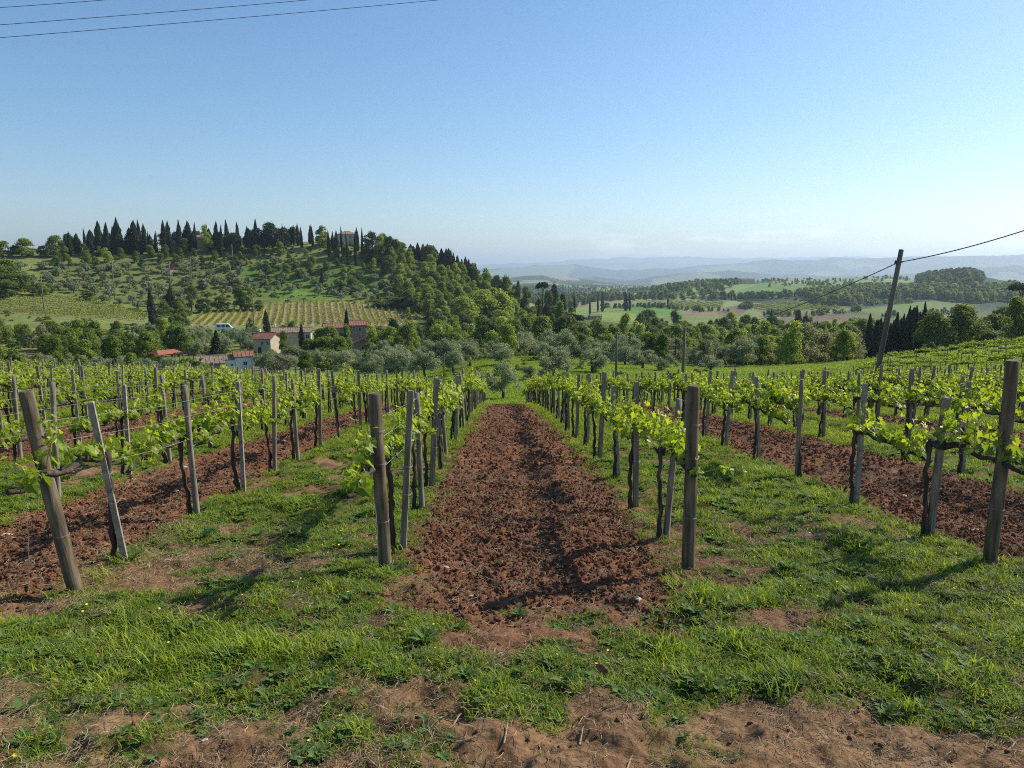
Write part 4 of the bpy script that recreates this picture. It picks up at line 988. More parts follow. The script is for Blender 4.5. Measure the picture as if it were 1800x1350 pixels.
for u, vt in [(724, 429), (730, 432), (738, 426), (746, 428), (754, 428), (759, 431), (765, 431), (775, 436), (780, 437), (785, 436), (790, 436), (793, 438), (799, 443), (806, 448), (813, 455), (819, 451), (824, 455), (836, 462), (830, 464), (733, 436), (770, 438)]:
    tree_px('cypress' if rng.random() < .55 else 'fatcypress', u, vt, 452, 'down the right shoulder of the left hill', 8 + 4 * rng.random())
fill('under the skyline cypresses', {'mid': 3, 'dark': 3, 'light': 1, 'shrub': 1}, [(110, 460, 425, 446), (460, 660, 415, 440)], 50, 4, 8, 6)
fill('behind the skyline cypresses', {'holm': 1, 'dark': 2, 'fatcypress': 2}, [(125, 300, 452, 470), (300, 520, 452, 470)], 30, 7, 12, 6)
# ridge wood on the right shoulder
fill('in the left hill shoulder wood', {'mid': 4, 'light': 6, 'dark': 1}, [(655, 760, 415, 445), (700, 860, 345, 440), (800, 905, 300, 460)], 125, 7, 13, 6.4)
# single cypresses and trees on the slope
for u, vt, d, wpx, lab in [(271, 508, 305, 11, 'tall slim cypress standing alone at the tip of the left striped field'), (305, 502, 335, 16, 'broad cypress just above the gap between the two striped fields'), (569, 475, 405, 6, 'slim lone cypress on the green slope above the central striped field'),
                           (471, 543, 262, 9, 'slim cypress before the central field, behind the gabled farmhouse'), (610, 541, 206, 11, 'cypress growing in front of the tower house roof'), (532, 567, 193, 9, 'pointed cypress beside the long farmhouse'), (536, 620, 150, 8, 'small slim cypress behind the vines below the farmhouse')]:
    tree_px('cypress', u, vt, d, 'x', wpx, lab)
tree_px('spruce', 380, 580, 190, 'x', 30, 'dark pointed conifer above the white cottage')
for u, vt, vb, wpx, kd in [(425, 500, 545, 34, 'dark'), (340, 500, 548, 28, 'dark'), (325, 522, 552, 26, 'mid'), (365, 522, 552, 30, 'dark'), (395, 518, 550, 34, 'dark'), (440, 520, 546, 30, 'dark'), (455, 526, 548, 24, 'mid'), (315, 528, 556, 26, 'mid'), (475, 482, 500, 26, 'dark'), (420, 482, 498, 14, 'dark'),
                          (500, 484, 500, 20, 'mid'), (605, 490, 516, 30, 'dark'), (625, 487, 518, 34, 'mid'), (445, 505, 525, 14, 'light'), (530, 472, 492, 16, 'mid'), (522, 460, 478, 20, 'dark'), (160, 510, 530, 28, 'dark'), (30, 455, 515, 60, 'mid'), (5, 462, 522, 60, 'mid'), (50, 478, 520, 44, 'dark'), (15, 490, 528, 50, 'dark'),
                          (75, 495, 522, 30, 'mid'), (90, 495, 520, 24, 'dark'), (700, 520, 545, 60, 'dark'), (735, 518, 546, 40, 'dark'), (665, 525, 540, 36, 'mid'), (760, 508, 545, 50, 'mid'), (300, 512, 552, 26, 'dark'), (290, 528, 558, 28, 'mid')]:
    tree_pv(kd, u, vt, vb, 'on the open slope of the left hill', wpx)
CL = [FIELD_L, FIELD_C]
fill('in the upper orchard on the left hill', {'farolive': 1}, [(0, 300, 385, 425), (300, 560, 400, 430), (560, 700, 385, 420)], 105, 3.6, 5.0, 6.5)
fill('in the middle orchard on the left hill', {'farolive': 1}, [(60, 330, 335, 385), (330, 520, 392, 410), (600, 760, 355, 400)], 95, 3.2, 4.6, 7, CL)
fill('in scrub above the central field', {'farolive': 2, 'shrub': 4, 'mid': 1, 'light': 1}, [(640, 860, 345, 385), (450, 700, 340, 360)], 50, 2.5, 5, 6, CL)
# scrub between the striped fields and the cottages
fill('in the thicket below the left field', {'dark': 2, 'mid': 5, 'light': 2, 'farolive': 3}, [(-30, 330, 200, 285)], 95, 4.5, 8.5, 6.0, [[(0, 560), (110, 560), (110, 600), (0, 600)], [(0, 612), (75, 612), (75, 635), (0, 635)]] + CL)
fill('in the near thicket behind the left vines', {'dark': 3, 'mid': 4, 'blossom': .6}, [(70, 265, 150, 200)], 40, 5, 7.5, 5.0)
fill('on the olive terraces beside the conifer', {'olive': 5, 'shrub': 1}, [(300, 455, 200, 282)], 60, 3.2, 5, 5.2)
for u, vt, d, wpx, kd in [(470, 583, 200, 22, 'dark'), (478, 590, 196, 16, 'mid'), (562, 575, 190, 48, 'mid'), (585, 572, 188, 56, 'mid'), (572, 590, 180, 60, 'mid'), (598, 590, 176, 44, 'mid'), (612, 570, 192, 26, 'mid'), (545, 592, 180, 34, 'dark'), (548, 612, 165, 28, 'dark'), (575, 612, 165, 44, 'dark'), (600, 615, 165, 44, 'dark'),
                          (625, 612, 165, 40, 'mid'), (500, 580, 188, 24, 'mid'), (443, 600, 186, 18, 'dark'), (452, 572, 250, 20, 'mid'), (440, 560, 262, 22, 'shrub'), (513, 562, 250, 22, 'mid'), (497, 568, 250, 18, 'dark'), (650, 600, 170, 40, 'mid'), (665, 590, 190, 40, 'mid'), (640, 615, 160, 40, 'dark')]:
    tree_px(kd, u, vt, d, 'around the farmhouses', wpx)
fill('in the garden below the farmhouses', {'olive': 4, 'mid': 1, 'shrub': 2}, [(462, 660, 128, 168)], 38, 2.8, 4.6, 4.6)
fill('in the hedge in front of the cottage', {'shrub': 2, 'olive': 1}, [(0, 350, 120, 146)], 45, 1.8, 3.2, 3.6)
# central wood
fill('in the valley wood right of the farmhouses', {'mid': 5, 'dark': 2, 'light': 5}, [(655, 800, 170, 300), (770, 930, 160, 420), (860, 1010, 190, 420)], 150, 7, 12, 7.0, CL)
for u, vt, d, wpx, kd in [(695, 555, 235, 30, 'holm'), (765, 550, 240, 44, 'holm'), (758, 555, 236, 30, 'dark'), (855, 505, 330, 80, 'light'), (880, 510, 330, 60, 'light'), (830, 520, 310, 60, 'light'), (875, 480, 420, 30, 'mid'), (893, 485, 420, 34, 'mid'), (925, 497, 410, 26, 'mid'), (910, 493, 410, 14, 'dark'),
                          (975, 500, 390, 26, 'holm'), (965, 505, 385, 24, 'dark'), (990, 510, 380, 20, 'holm'), (962, 530, 300, 34, 'holm'), (980, 528, 300, 30, 'mid'), (1003, 550, 250, 44, 'dark'), (1050, 555, 240, 46, 'light'), (1092, 550, 240, 34, 'light'), (1120, 572, 235, 38, 'light'), (1075, 566, 235, 30, 'light'), (1140, 540, 400, 42, 'dark'),
                          (1125, 550, 390, 30, 'dark'), (1150, 556, 330, 34, 'mid'), (1185, 540, 420, 28, 'dark'), (1240, 565, 260, 40, 'mid'), (1200, 560, 260, 36, 'dark'), (1220, 570, 250, 40, 'mid'), (1290, 548, 380, 34, 'light'), (1310, 552, 370, 34, 'dark'), (1275, 556, 370, 30, 'dark'), (1330, 556, 360, 30, 'mid'),
                          (1360, 553, 360, 34, 'dark'), (1345, 562, 340, 30, 'light'), (1402, 545, 360, 20, 'holm'), (1415, 550, 358, 22, 'holm'), (1400, 575, 300, 30, 'mid'), (1490, 560, 330, 44, 'mid'), (1470, 578, 300, 36, 'mid'), (1160, 598, 200, 26, 'spruce')]:
    tree_px(kd, u, vt, d, 'in the middle of the valley', wpx)
for u, vt, d, wpx in [(1036, 524, 620, 4), (1058, 512, 780, 5), (1050, 517, 780, 4), (1099, 512, 800, 6), (1106, 513, 800, 5), (1172, 519, 900, 4), (1353, 543, 420, 6), (1436, 563, 330, 5), (1443, 565, 330, 7), (1388, 566, 320, 7), (1339, 582, 260, 8), (1464, 572, 320, 5), (912, 493, 415, 5), (947, 522, 330, 7), (1010, 508, 420, 5)]:
    tree_px('cypress', u, vt, d, 'in the valley beyond the vines', wpx)
tree_px('pine', 954, 492, 395, 'x', 24, 'umbrella pine rising above the wood at the foot of the left hill')
tree_px('pine', 1788, 493, 300, 'x', 44, 'umbrella pine at the right edge above the dark trees')
tree_px('pine', 1008, 548, 215, 'x', 40, 'pale-trunked pine in the middle of the valley wood')
fill('in the belt of trees across the valley', {'mid': 5, 'dark': 2, 'light': 5}, [(1010, 1250, 200, 330), (1150, 1540, 230, 380), (1250, 1520, 180, 300)], 130, 5.5, 10, 7.0)
fill('in the far belt of the valley', {'mid': 4, 'dark': 2, 'shrub': 2, 'light': 2}, [(1120, 1560, 380, 470)], 60, 5, 9, 9)
fill('in the blossoming hedge beyond the vines', {'blossom': 5, 'light': 3, 'mid': 1}, [(1290, 1500, 118, 175)], 40, 4.5, 7, 4.6)
fill('in the low hedge beyond the middle rows', {'blossom': 3, 'olive': 3, 'mid': 1}, [(1150, 1330, 115, 165)], 24, 3.2, 5, 4.6)
# near olive trees on the green bank
for k, (u, vt, d, wpx, lab) in enumerate([(885, 632, 62, 64, 'nearest olive tree, at the end of the middle soil strip'), (975, 612, 82, 62, 'olive tree on the green bank above the right-hand rows'), (1042, 610, 86, 58, 'olive tree with dark forked trunk near the first utility pole'), (880, 600, 104, 56, 'olive tree up the green bank behind the nearest olive'),
        (965, 600, 112, 50, 'olive tree at the top of the green bank'), (825, 598, 108, 50, 'olive tree left of the green bank'), (795, 600, 100, 50, 'wide olive tree behind the end of the left rows'), (745, 612, 92, 56, 'olive tree behind the left rows near the bank'), (700, 612, 98, 52, 'olive tree between farm thicket and green bank'), (1130, 612, 96, 56, 'olive tree between the two utility poles'),
        (1100, 606, 110, 50, 'olive tree partly behind the first pole'), (845, 650, 74, 40, 'small olive tree beside the far end of the left rows'), (650, 618, 100, 46, 'olive tree behind the left rows below the tower house'), (1165, 620, 92, 44, 'olive tree just left of the taller straight pole'), (1250, 622, 98, 44, 'olive tree right of the taller straight pole'), (930, 640, 78, 30, 'young olive tree on the bank'),
        (1020, 596, 118, 44, 'olive tree at the wood edge'), (760, 596, 120, 48, 'olive tree at the edge of the valley wood')]):
    tree_px('olive', u, vt, d, 'x', wpx, lab)
fill('on the slope before the valley wood', {'olive': 4, 'mid': 1, 'light': 1}, [(640, 1000, 118, 160), (1000, 1180, 122, 170)], 42, 4, 6, 5.2)
# right: cypress clump and dark trees
for u, vt, wpx in [(1530, 551, 11), (1538, 567, 8), (1547, 558, 13), (1563, 566, 12), (1574, 548, 12), (1584, 551, 11), (1596, 538, 13), (1608, 536, 10), (1621, 530, 13), (1590, 560, 12), (1556, 575, 10), (1569, 562, 10), (1602, 556, 12), (1614, 556, 12)]:
    tree_px('cypress' if wpx < 13 else 'fatcypress', u, vt, 175 + rng.normal(0, 4), 'in the dark clump behind the leaning pole', wpx + 2)
for u, vt, d, wpx, kd in [(1645, 556, 165, 46, 'mid'), (1660, 575, 158, 40, 'mid'), (1690, 540, 172, 60, 'dark'), (1715, 555, 160, 60, 'dark'), (1745, 545, 165, 56, 'dark'), (1770, 530, 175, 70, 'dark'), (1800, 525, 175, 70, 'dark'), (1785, 560, 155, 60, 'dark'), (1740, 575, 150, 56, 'dark'), (1680, 580, 152, 46, 'dark'), (1720, 585, 148, 44, 'dark'),
                          (1820, 560, 160, 60, 'dark'), (1650, 590, 150, 36, 'dark'), (1850, 540, 170, 70, 'dark'), (1700, 570, 162, 50, 'mid'), (1765, 585, 146, 40, 'dark'), (1805, 590, 146, 40, 'dark'), (1640, 600, 146, 24, 'olive')]:
    tree_px(kd, u, vt, d, 'in the dark wood at the right edge', wpx)
fill('in the dark wood at the right edge', {'dark': 5, 'mid': 1}, [(1630, 1870, 135, 190)], 46, 5.5, 9, 5.5)
fill('in the dark clump behind the leaning pole', {'cypress': 2, 'fatcypress': 1}, [(1526, 1622, 168, 184)], 10, 7, 11, 2.0)
# ---- build trees: 300 largest of each kind as things, the rest as one mass
def near_px(t): return t[3] / math.hypot(t[1], t[2])
bykind = {}
for t in TREES: bykind.setdefault(ON[t[0]][0], []).append(t)
extra = []
chosen = []
for nm, ts in bykind.items():
    ts.sort(key=near_px, reverse=True); chosen += ts[:300]; extra += ts[300:]
regs = {}
for t in chosen:
    if t[6] is None: regs.setdefault((t[0], t[5]), []).append(t)
for (k, rg), ts in regs.items():
    ts.sort(key=lambda t: math.atan2(t[1], t[2]))
    for i, t in enumerate(ts):
        t[6] = ('the only ' + ADJ[k] + ' ' + rg) if len(ts) == 1 else '%s, %s from the left %s' % (ADJ[k], ordn(i + 1), rg)
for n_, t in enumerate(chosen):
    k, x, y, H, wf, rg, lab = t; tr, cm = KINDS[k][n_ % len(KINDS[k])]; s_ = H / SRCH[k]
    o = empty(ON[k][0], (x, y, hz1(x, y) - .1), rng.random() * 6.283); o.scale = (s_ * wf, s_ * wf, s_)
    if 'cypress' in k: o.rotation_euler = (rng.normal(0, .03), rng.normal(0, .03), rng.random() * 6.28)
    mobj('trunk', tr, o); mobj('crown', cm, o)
    tag(o, lab, ON[k][1], None if rg == 'x' else '%ss %s' % (ON[k][1], rg))
def mass(name, ts, label):
    ks = sorted({t[0] for t in ts}); ms = [KINDS[k][i][1] for k in ks for i in range(2 if len(KINDS[k]) > 1 else 1)]; st_ = {}; c = 0
    for k in ks: st_[k] = c; c += 2 if len(KINDS[k]) > 1 else 1
    P = np.array([[t[1], t[2], 0] for t in ts]); P[:, 2] = hz(P[:, 0], P[:, 1]) - .2; n = len(ts); s_ = np.array([t[3] / SRCH[t[0]] for t in ts]); wf = np.array([t[4] for t in ts])
    scatter(name, source_collection(name + '_sources', ms), P, np.stack([np.zeros(n), np.zeros(n), rng.random(n) * 6.28], -1), np.stack([s_ * wf, s_ * wf, s_], -1), np.array([st_[t[0]] + (rng.integers(0, 2) if len(KINDS[t[0]]) > 1 else 0) for t in ts]), label, 'woodland')
UG = []
def scrub(area, n, hmin, hmax):
    for q in range(n):
        a = area[int(rng.integers(0, len(area)))]; u = a[0] + (a[1] - a[0]) * rng.random(); d = a[2] + (a[3] - a[2]) * rng.random(); x, y, z = ud(u, d); uu, vv = proj(x, y, z)
        if inpoly(np.array([uu]), np.array([vv]), FIELD_C)[0] or inpoly(np.array([uu]), np.array([vv]), FIELD_L)[0]: continue
        if float(fbm(x / 14, y / 14, 77, 3)) < .44: continue
        UG.append(['shrub', x, y, hmin + (hmax - hmin) * rng.random() ** 2, 1.1 + .6 * rng.random(), 'u', None])
scrub([(0, 860, 300, 450), (300, 900, 380, 450), (0, 400, 200, 300)], 2600, .5, 1.8)
scrub([(640, 1100, 125, 300), (1000, 1560, 160, 420)], 1500, .6, 2.0)
scrub([(600, 1250, 62, 118)], 260, .25, .8)
mass('undergrowth', UG, 'low bushes and tall weeds over the hillsides')
if extra: mass('far_orchard', extra, 'remaining small trees massed far up the slopes')
# ---- far woodland beyond the valley, one mass
FARW = []
def farfill(P, d0, d1, n, hmin, hmax, mix):
    us = [p[0] for p in P]; vs = [p[1] for p in P]; ks = list(mix); pr = np.array([mix[k] for k in ks], float); pr /= pr.sum(); c = 0; tr = 0
    while c < n and tr < n * 10:
        tr += 1; m_ = 400; u = min(us) + (max(us) - min(us)) * rng.random(m_); d = np.sqrt(d0 ** 2 + (d1 ** 2 - d0 ** 2) * rng.random(m_))
        a = np.array([azslope(q, 600)[0] for q in u]); x, y = d * np.sin(a), d * np.cos(a); z = hz(x, y); uu, vv = proj(x, y, z); ok = inpoly(uu, vv, P)
        for i in np.nonzero(ok)[0]:
            if c >= n: break
            FARW.append([ks[rng.choice(len(ks), p=pr)], x[i], y[i], hmin + (hmax - hmin) * rng.random(), 1.0 + .3 * rng.random(), 'far', None]); c += 1
W = {'dark': 2, 'mid': 4, 'light': 2}
farfill([(1120, 530), (1150, 512), (1230, 494), (1300, 490), (1300, 500), (1270, 512), (1260, 530)], 700, 2200, 520, 9, 14, W)
farfill([(1240, 522), (1330, 521), (1420, 517), (1420, 523), (1330, 528), (1240, 528)], 700, 1500, 110, 7, 11, {'dark': 3, 'cypress': 2})
farfill([(1410, 522), (1440, 512), (1500, 512), (1560, 522), (1500, 540), (1440, 536)], 600, 1700, 260, 9, 14, W)
farfill([(1480, 505), (1540, 500), (1600, 508), (1540, 514)], 900, 1900, 90, 6, 10, W)
farfill([(1600, 508), (1700, 512), (1790, 505), (1800, 532), (1700, 534), (1640, 526), (1560, 530), (1540, 522)], 700, 1900, 420, 9, 14, W)
farfill([(1605, 500), (1630, 484), (1710, 484), (1735, 498), (1700, 508), (1620, 508)], 1100, 1900, 300, 9, 19, {'dark': 2, 'holm': 1, 'mid': 1})
farfill([(860, 500), (960, 515), (1130, 522), (1130, 532), (1060, 530), (1000, 545), (900, 530)], 480, 1500, 330, 7, 11, {'dark': 2, 'mid': 3, 'light': 1})
farfill([(1310, 492), (1440, 494), (1600, 486), (1600, 494), (1440, 502), (1310, 498)], 1400, 2600, 220, 6, 10, W)
farfill([(900, 505), (1130, 500), (1200, 505), (1130, 515), (900, 518)], 1700, 3300, 420, 8, 12, W)
for P_ in ([(1060, 541), (1170, 540), (1170, 542), (1060, 543)], [(1170, 540), (1225, 546), (1290, 548), (1290, 550), (1225, 549), (1170, 543)], [(1300, 538), (1320, 536), (1320, 545), (1300, 542)], [(1340, 553), (1430, 553), (1520, 545), (1520, 548), (1430, 557), (1340, 556)], [(1390, 527), (1500, 537), (1600, 530), (1600, 533), (1500, 540), (1390, 530)], [(1540, 556), (1700, 548), (1700, 551), (1540, 559)], [(1340, 503), (1460, 501), (1460, 504), (1340, 506)]):
    farfill(P_, 450, 2200, 36, 3.5, 7, {'mid': 2, 'dark': 2, 'shrub': 1})
mass('woodland', FARW, 'distant woods covering the hills beyond the valley')
# ---- named distant trees on the green-grove hill
for u, vt, d, wpx in [(1608, 484, 1300, 4), (1614, 481, 1300, 4), (1620, 480, 1300, 4), (1625, 478, 1300, 4), (1632, 476, 1300, 5)]:
    pass

# ------------------------------------------------------------------ striped vine fields: one thing per row
def field_rows(P, d0, d1, p0, direction, spacing, step, h, wd, lab, grp, reverse=False, qs=.42, m_=7):
    dv = np.array(direction) / np.linalg.norm(direction); nv = np.array([dv[1], -dv[0]]); made = []
    for k in range(-70, 71):
        s_ = np.arange(-140, 140, step); x = p0[0] + nv[0] * k * spacing + dv[0] * s_; y = p0[1] + nv[1] * k * spacing + dv[1] * s_; r_ = np.hypot(x, y)
        z = hz(x, y); u, v = proj(x, y, z); ok = inpoly(u, v, P) & (r_ > d0) & (r_ < d1)
        if ok.sum() < 5: continue
        made.append((float(np.mean(u[ok])) if not reverse else float(np.mean(v[ok])), x[ok], y[ok], z[ok]))
    made.sort(key=lambda t: t[0])
    for i, (_, x, y, z) in enumerate(made):
        n = len(x) * m_; X = np.repeat(x, m_) + rng.normal(0, wd, n); Y = np.repeat(y, m_) + rng.normal(0, wd, n); Z = np.repeat(z, m_) + .25 + h * rng.random(n)
        V, F, T = quads(np.stack([X, Y, Z], -1), rng.normal(0, 1, (n, 3)) + [0, 0, .4], np.full(n, qs), rng.random(n))
        o = mobj('vine_row', mk('vine_row', V, [F], M['row'], {'tint': ('FLOAT', 'POINT', T)})); tag(o, lab % ordn(i + 1), 'vine row', grp)
a560 = azslope(548, 550)[0]; pc = ud(548, 325)
field_rows(FIELD_C, 285, 430, pc[:2], (math.sin(a560), math.cos(a560)), 2.9, .5, 1.1, .22, 'yellow-green vine row, %s from the left in the central striped field', 'vine rows of the central striped field')
A_ = hit(10, 540, 250); B_ = hit(235, 556, 250)
field_rows(FIELD_L, 285, 430, A_[:2], (B_[0] - A_[0], B_[1] - A_[1]), 4.0, .5, 1.1, .25, 'yellow-green vine row, %s from the top in the left striped field', 'vine rows of the left striped field', True)
F3 = [(1312, 537), (1400, 529), (1480, 539), (1470, 550), (1420, 553), (1345, 550)]; q3 = ud(1400, 1000)
field_rows(F3, 450, 1500, q3[:2], (math.sin(q3[0] / q3[1]) - .35, 1.0), 11, 2.0, 1.0, .6, 'pale green strip of vines, %s from the left in the far field right of centre', 'vine strips of the far right field', False, 1.15, 10)
F4 = [(1174, 529), (1272, 531), (1266, 543), (1222, 543), (1174, 538)]; q4 = ud(1225, 1000)
field_rows(F4, 450, 1500, q4[:2], (math.sin(q4[0] / q4[1]) - .2, 1.0), 9, 2.0, 1.0, .5, 'pale green strip of vines, %s from the left in the far field near the centre', 'vine strips of the far middle field', False, 1.0, 10)

# ------------------------------------------------------------------ poles and lines
def pole(u, d, H, r_, lean, lab, base=None):
    x, y, z = ud(u, d); o = empty('utility_pole', (x, y, z)); o.rotation_euler = (lean[1], lean[0], 0); b = MB(); b.tube([[0, 0, -.3], [0, 0, H * .5], [0, 0, H - .02], [0, 0, H]], [r_ * 1.25, r_ * 1.08, r_, r_ * .8], 14); mobj('mast', b.mesh('mast', M['pole'], True), o)
    c = MB(); c.tube([[-r_ - .03, 0, H - .42], [-r_ - .03, 0, H - .32]], .03, 8); c.tube([[-r_ - .04, -.02, H - .36], [r_ + .04, -.02, H - .36]], .012, 6); mobj('insulator', c.mesh('insulator', M['cable']), o)
    tag(o, lab, 'utility pole', 'wooden utility poles')
    bpy.context.view_layer.update(); return o
d1 = 24; xb, yb, zb = ud(1537, d1); a_, s_ = azslope(1582, 438); H1 = (CAMZ + d1 * s_ - zb) / math.cos(.125)
po = pole(1537, d1, H1, .066, (.125, 0), 'thick leaning utility pole rising from the right-hand vines'); T1 = np.array(po.matrix_world @ Vector((0, 0, H1 - .36)))
x2, y2, z2 = ud(1202, 74); a_, s_ = azslope(1202, 575); H2 = CAMZ + 74 * s_ - z2; po2 = pole(1202, 74, H2, .13, (.01, 0), 'straight dark utility pole right of the green bank'); T2 = np.array([x2, y2, z2 + H2 - .3])
x3, y3, z3 = ud(1084, 78); a_, s_ = azslope(1084, 588); H3 = CAMZ + 78 * s_ - z3; pole(1084, 78, H3, .10, (0, 0), 'shorter thin utility pole standing on the green bank')
for u, vt, d, lab in [(1340 / 3.83 + 430, 622, 96, 'thin grey pole behind the left rows below the valley wood'), (1225 / 4, 462, 390, 'dark pole beside the bare track on the left hill'), (1665 / 4, 429, 425, 'pole below the skyline holm oaks'), (82, 483, 335, 'pale thin pole among the olives at far left'), (1790 / 4, 516, 300, 'thin pole above the left end of the central striped field'),
                      (207, 465, 372, 'pale pole in the middle of the left olive grove'), (343, 452, 400, 'thin pole right of the bare track')]:
    x, y, z = ud(u, d); a_, s_ = azslope(u, vt); pole(u, d, CAMZ + d * s_ - z, max(.08, d * .0005), (0, 0), lab)
def cable(p, q, sag, r_, lab, r2=None):
    P = [np.array(p) * (1 - f) + np.array(q) * f - [0, 0, sag * 4 * f * (1 - f)] for f in np.linspace(0, 1, 25)]; b = MB(); b.tube(P, np.linspace(r_, r2 or r_, 25), 6); tag(b.build('power_line', M['cable'], None, True), lab, 'cable', 'overhead cables')
def unp(u, v, dep): return np.array([0, 0, CAMZ]) + ray(u, v) * dep
cable(T1, unp(2120, 280, 15), .25, .014, 'thick overhead cable from the leaning pole up to the right edge')
cable(T1, T2, .75, .015, 'sagging cable from the leaning pole down to the straight dark pole', .028)
for (a, b_, lab) in (((-60, 17, 30), (420, -22, 33), 'highest of the three wires crossing the upper left sky'), ((-60, 48, 30), (800, -24, 35), 'middle of the three wires crossing the upper left sky'), ((-60, 71, 30), (1000, -22, 36), 'lowest of the three wires crossing the upper left sky')):
    cable(unp(*a), unp(*b_), .06, .0115, lab)

# ------------------------------------------------------------------ buildings
def roofm(w_, d_, rh, ov, th=.16, hip=False):
    b = MB(); x, y = w_ / 2 + ov, d_ / 2 + ov; hx = x - (y if hip else 0); sl = rh / (d_ / 2); e = -ov * sl
    A = [(-x, -y, e), (x, -y, e), (x, y, e), (-x, y, e), (-hx, 0, rh), (hx, 0, rh)]; B = [(p[0], p[1], p[2] + th) for p in A]
    b.add(A + B, [(0, 4, 5, 1), (2, 5, 4, 3), (6, 7, 11, 10), (8, 9, 10, 11), (0, 1, 7, 6), (2, 3, 9, 8), (1, 5, 11, 7), (5, 2, 8, 11), (3, 4, 10, 9), (4, 0, 6, 10)])
    # tile courses running down the slopes
    n = max(3, int(w_ / .55))
    if not hip:
        for k in range(n + 1):
            xx = -x + 2 * x * k / n
            for sy in (-1, 1): b.tube([(xx, sy * y, e + th), (xx, 0, rh + th)], .06, 5)
    b.tube([(-hx, 0, rh + th), (hx, 0, rh + th)], .11, 6)
    return b
def block(root, w_, d_, h, rh, wall, roof, at=(0, 0, 0), rz=0, openings=(), hip=False, ov=.35):
    """gabled block: ridge along local x; openings: (face, x, z, w, h, kind)"""
    Mx = Matrix.Translation(at) @ Matrix.Rotation(rz, 4, 'Z')
    b = MB(); x, y = w_ / 2, d_ / 2; V = [(-x, -y, -1.2), (x, -y, -1.2), (x, y, -1.2), (-x, y, -1.2), (-x, -y, h), (x, -y, h), (x, y, h), (-x, y, h), (-x, 0, h + rh), (x, 0, h + rh)]
    F = [(0, 1, 5, 4), (2, 3, 7, 6), (1, 2, 6, 9, 5), (3, 0, 4, 8, 7), (4, 5, 9, 8), (6, 7, 8, 9)]
    if hip: V = V[:8]; F = [(0, 1, 5, 4), (2, 3, 7, 6), (1, 2, 6, 5), (3, 0, 4, 7), (4, 5, 6, 7)]
    b.add(V, F); wo = b.build('wall', M[wall], root); wo.matrix_local = Mx
    ro = roofm(w_, d_, rh, ov, hip=hip).build('roof', M[roof], root); ro.matrix_local = Mx @ Matrix.Translation((0, 0, h + .02))
    for (f, ox, oz, ow, oh, kd) in openings:
        fr = MB(); pn = MB(); t = .09
        for c, dm in (((0, 0, oh / 2 + t / 2), (ow + 2 * t, .12, t)), ((0, 0, -oh / 2 - t / 2), (ow + 2 * t, .16, t)), ((-ow / 2 - t / 2, 0, 0), (t, .12, oh)), ((ow / 2 + t / 2, 0, 0), (t, .12, oh))): fr.box(c, dm)
        if kd == 'window': fr.box((0, 0, 0), (.05, .09, oh))
        if kd == 'arch':
            P = [(ow / 2 * math.cos(a), 0, oh / 2 + ow / 2 * math.sin(a)) for a in np.linspace(0, math.pi, 9)]; fr.tube(P, .09, 4)
        pn.box((0, 0, 0), (ow, .05, oh))
        face = {'f': Matrix.Translation((ox, -y - .03, oz)), 'b': Matrix.Translation((ox, y + .03, oz)) @ Matrix.Rotation(math.pi, 4, 'Z'), 'r': Matrix.Translation((x + .03, ox, oz)) @ Matrix.Rotation(math.pi / 2, 4, 'Z'), 'l': Matrix.Translation((-x - .03, ox, oz)) @ Matrix.Rotation(-math.pi / 2, 4, 'Z')}[f]
        q = fr.build('door' if kd == 'door' else 'window', M['plaster' if wall != 'white' else 'white'], root); q.matrix_local = Mx @ face
        pn.build('pane', M['glass' if kd != 'door' else 'shutter'], q)
def chimney(root, x, y, z, h=.9, m_='plaster'):
    b = MB(); b.box((0, 0, h / 2), (.5, .5, h)); b.box((0, 0, h + .05), (.66, .66, .1)); b.box((0, 0, h + .16), (.4, .4, .12)); o = b.build('chimney', M[m_], root); o.location = (x, y, z)
def house_root(name, u, d, rz, lab, vtop=None, z0=None):
    x, y, z = ud(u, d); o = empty(name, (x, y, z), -math.atan2(x, y) + rz); tag(o, lab, 'house' if 'house' in name or 'villa' in name or 'cottage' in name else 'shed', None); return o
def zat(u, v, d): a, s_ = azslope(u, v); return CAMZ + d * s_
# tower farmhouse
d = 212; o = house_root('farmhouse', 611, d, .12, 'tall stone farmhouse with red tiled roof, right of the cypress'); zt = zat(630, 571, d) - o.location.z
block(o, 4.2, 5.5, zt, 1.0, 'stonewall', 'tile', (2.6, 0, 0), 0, [('f', .5, zt - 1.1, .6, 1.0, 'window'), ('f', .5, zt - 3.6, .6, 1.3, 'window'), ('r', .5, zt - 1.5, .6, 1.0, 'window')])
block(o, 6.6, 5.2, zt - .5, .9, 'stonewall', 'tile', (-2.85, 0.1, 0), 0, [('f', -2, zt - 2, .7, 1.0, 'window'), ('f', .6, zt - 2, .7, 1.0, 'window')]); chimney(o, .6, .6, zt + .7, .9, 'white'); chimney(o, -5.4, .3, zt + .2, .9, 'white')
o = house_root('annex_house', 637, 200, .1, 'small low gabled outbuilding with an arched window, below the tall farmhouse'); zt = zat(637, 603, 200) - o.location.z
block(o, 4, 4.4, zt, .9, 'stonewall', 'tile', (0, 0, 0), math.pi / 2, [('l', 0, zt - .9, .7, .9, 'arch')])
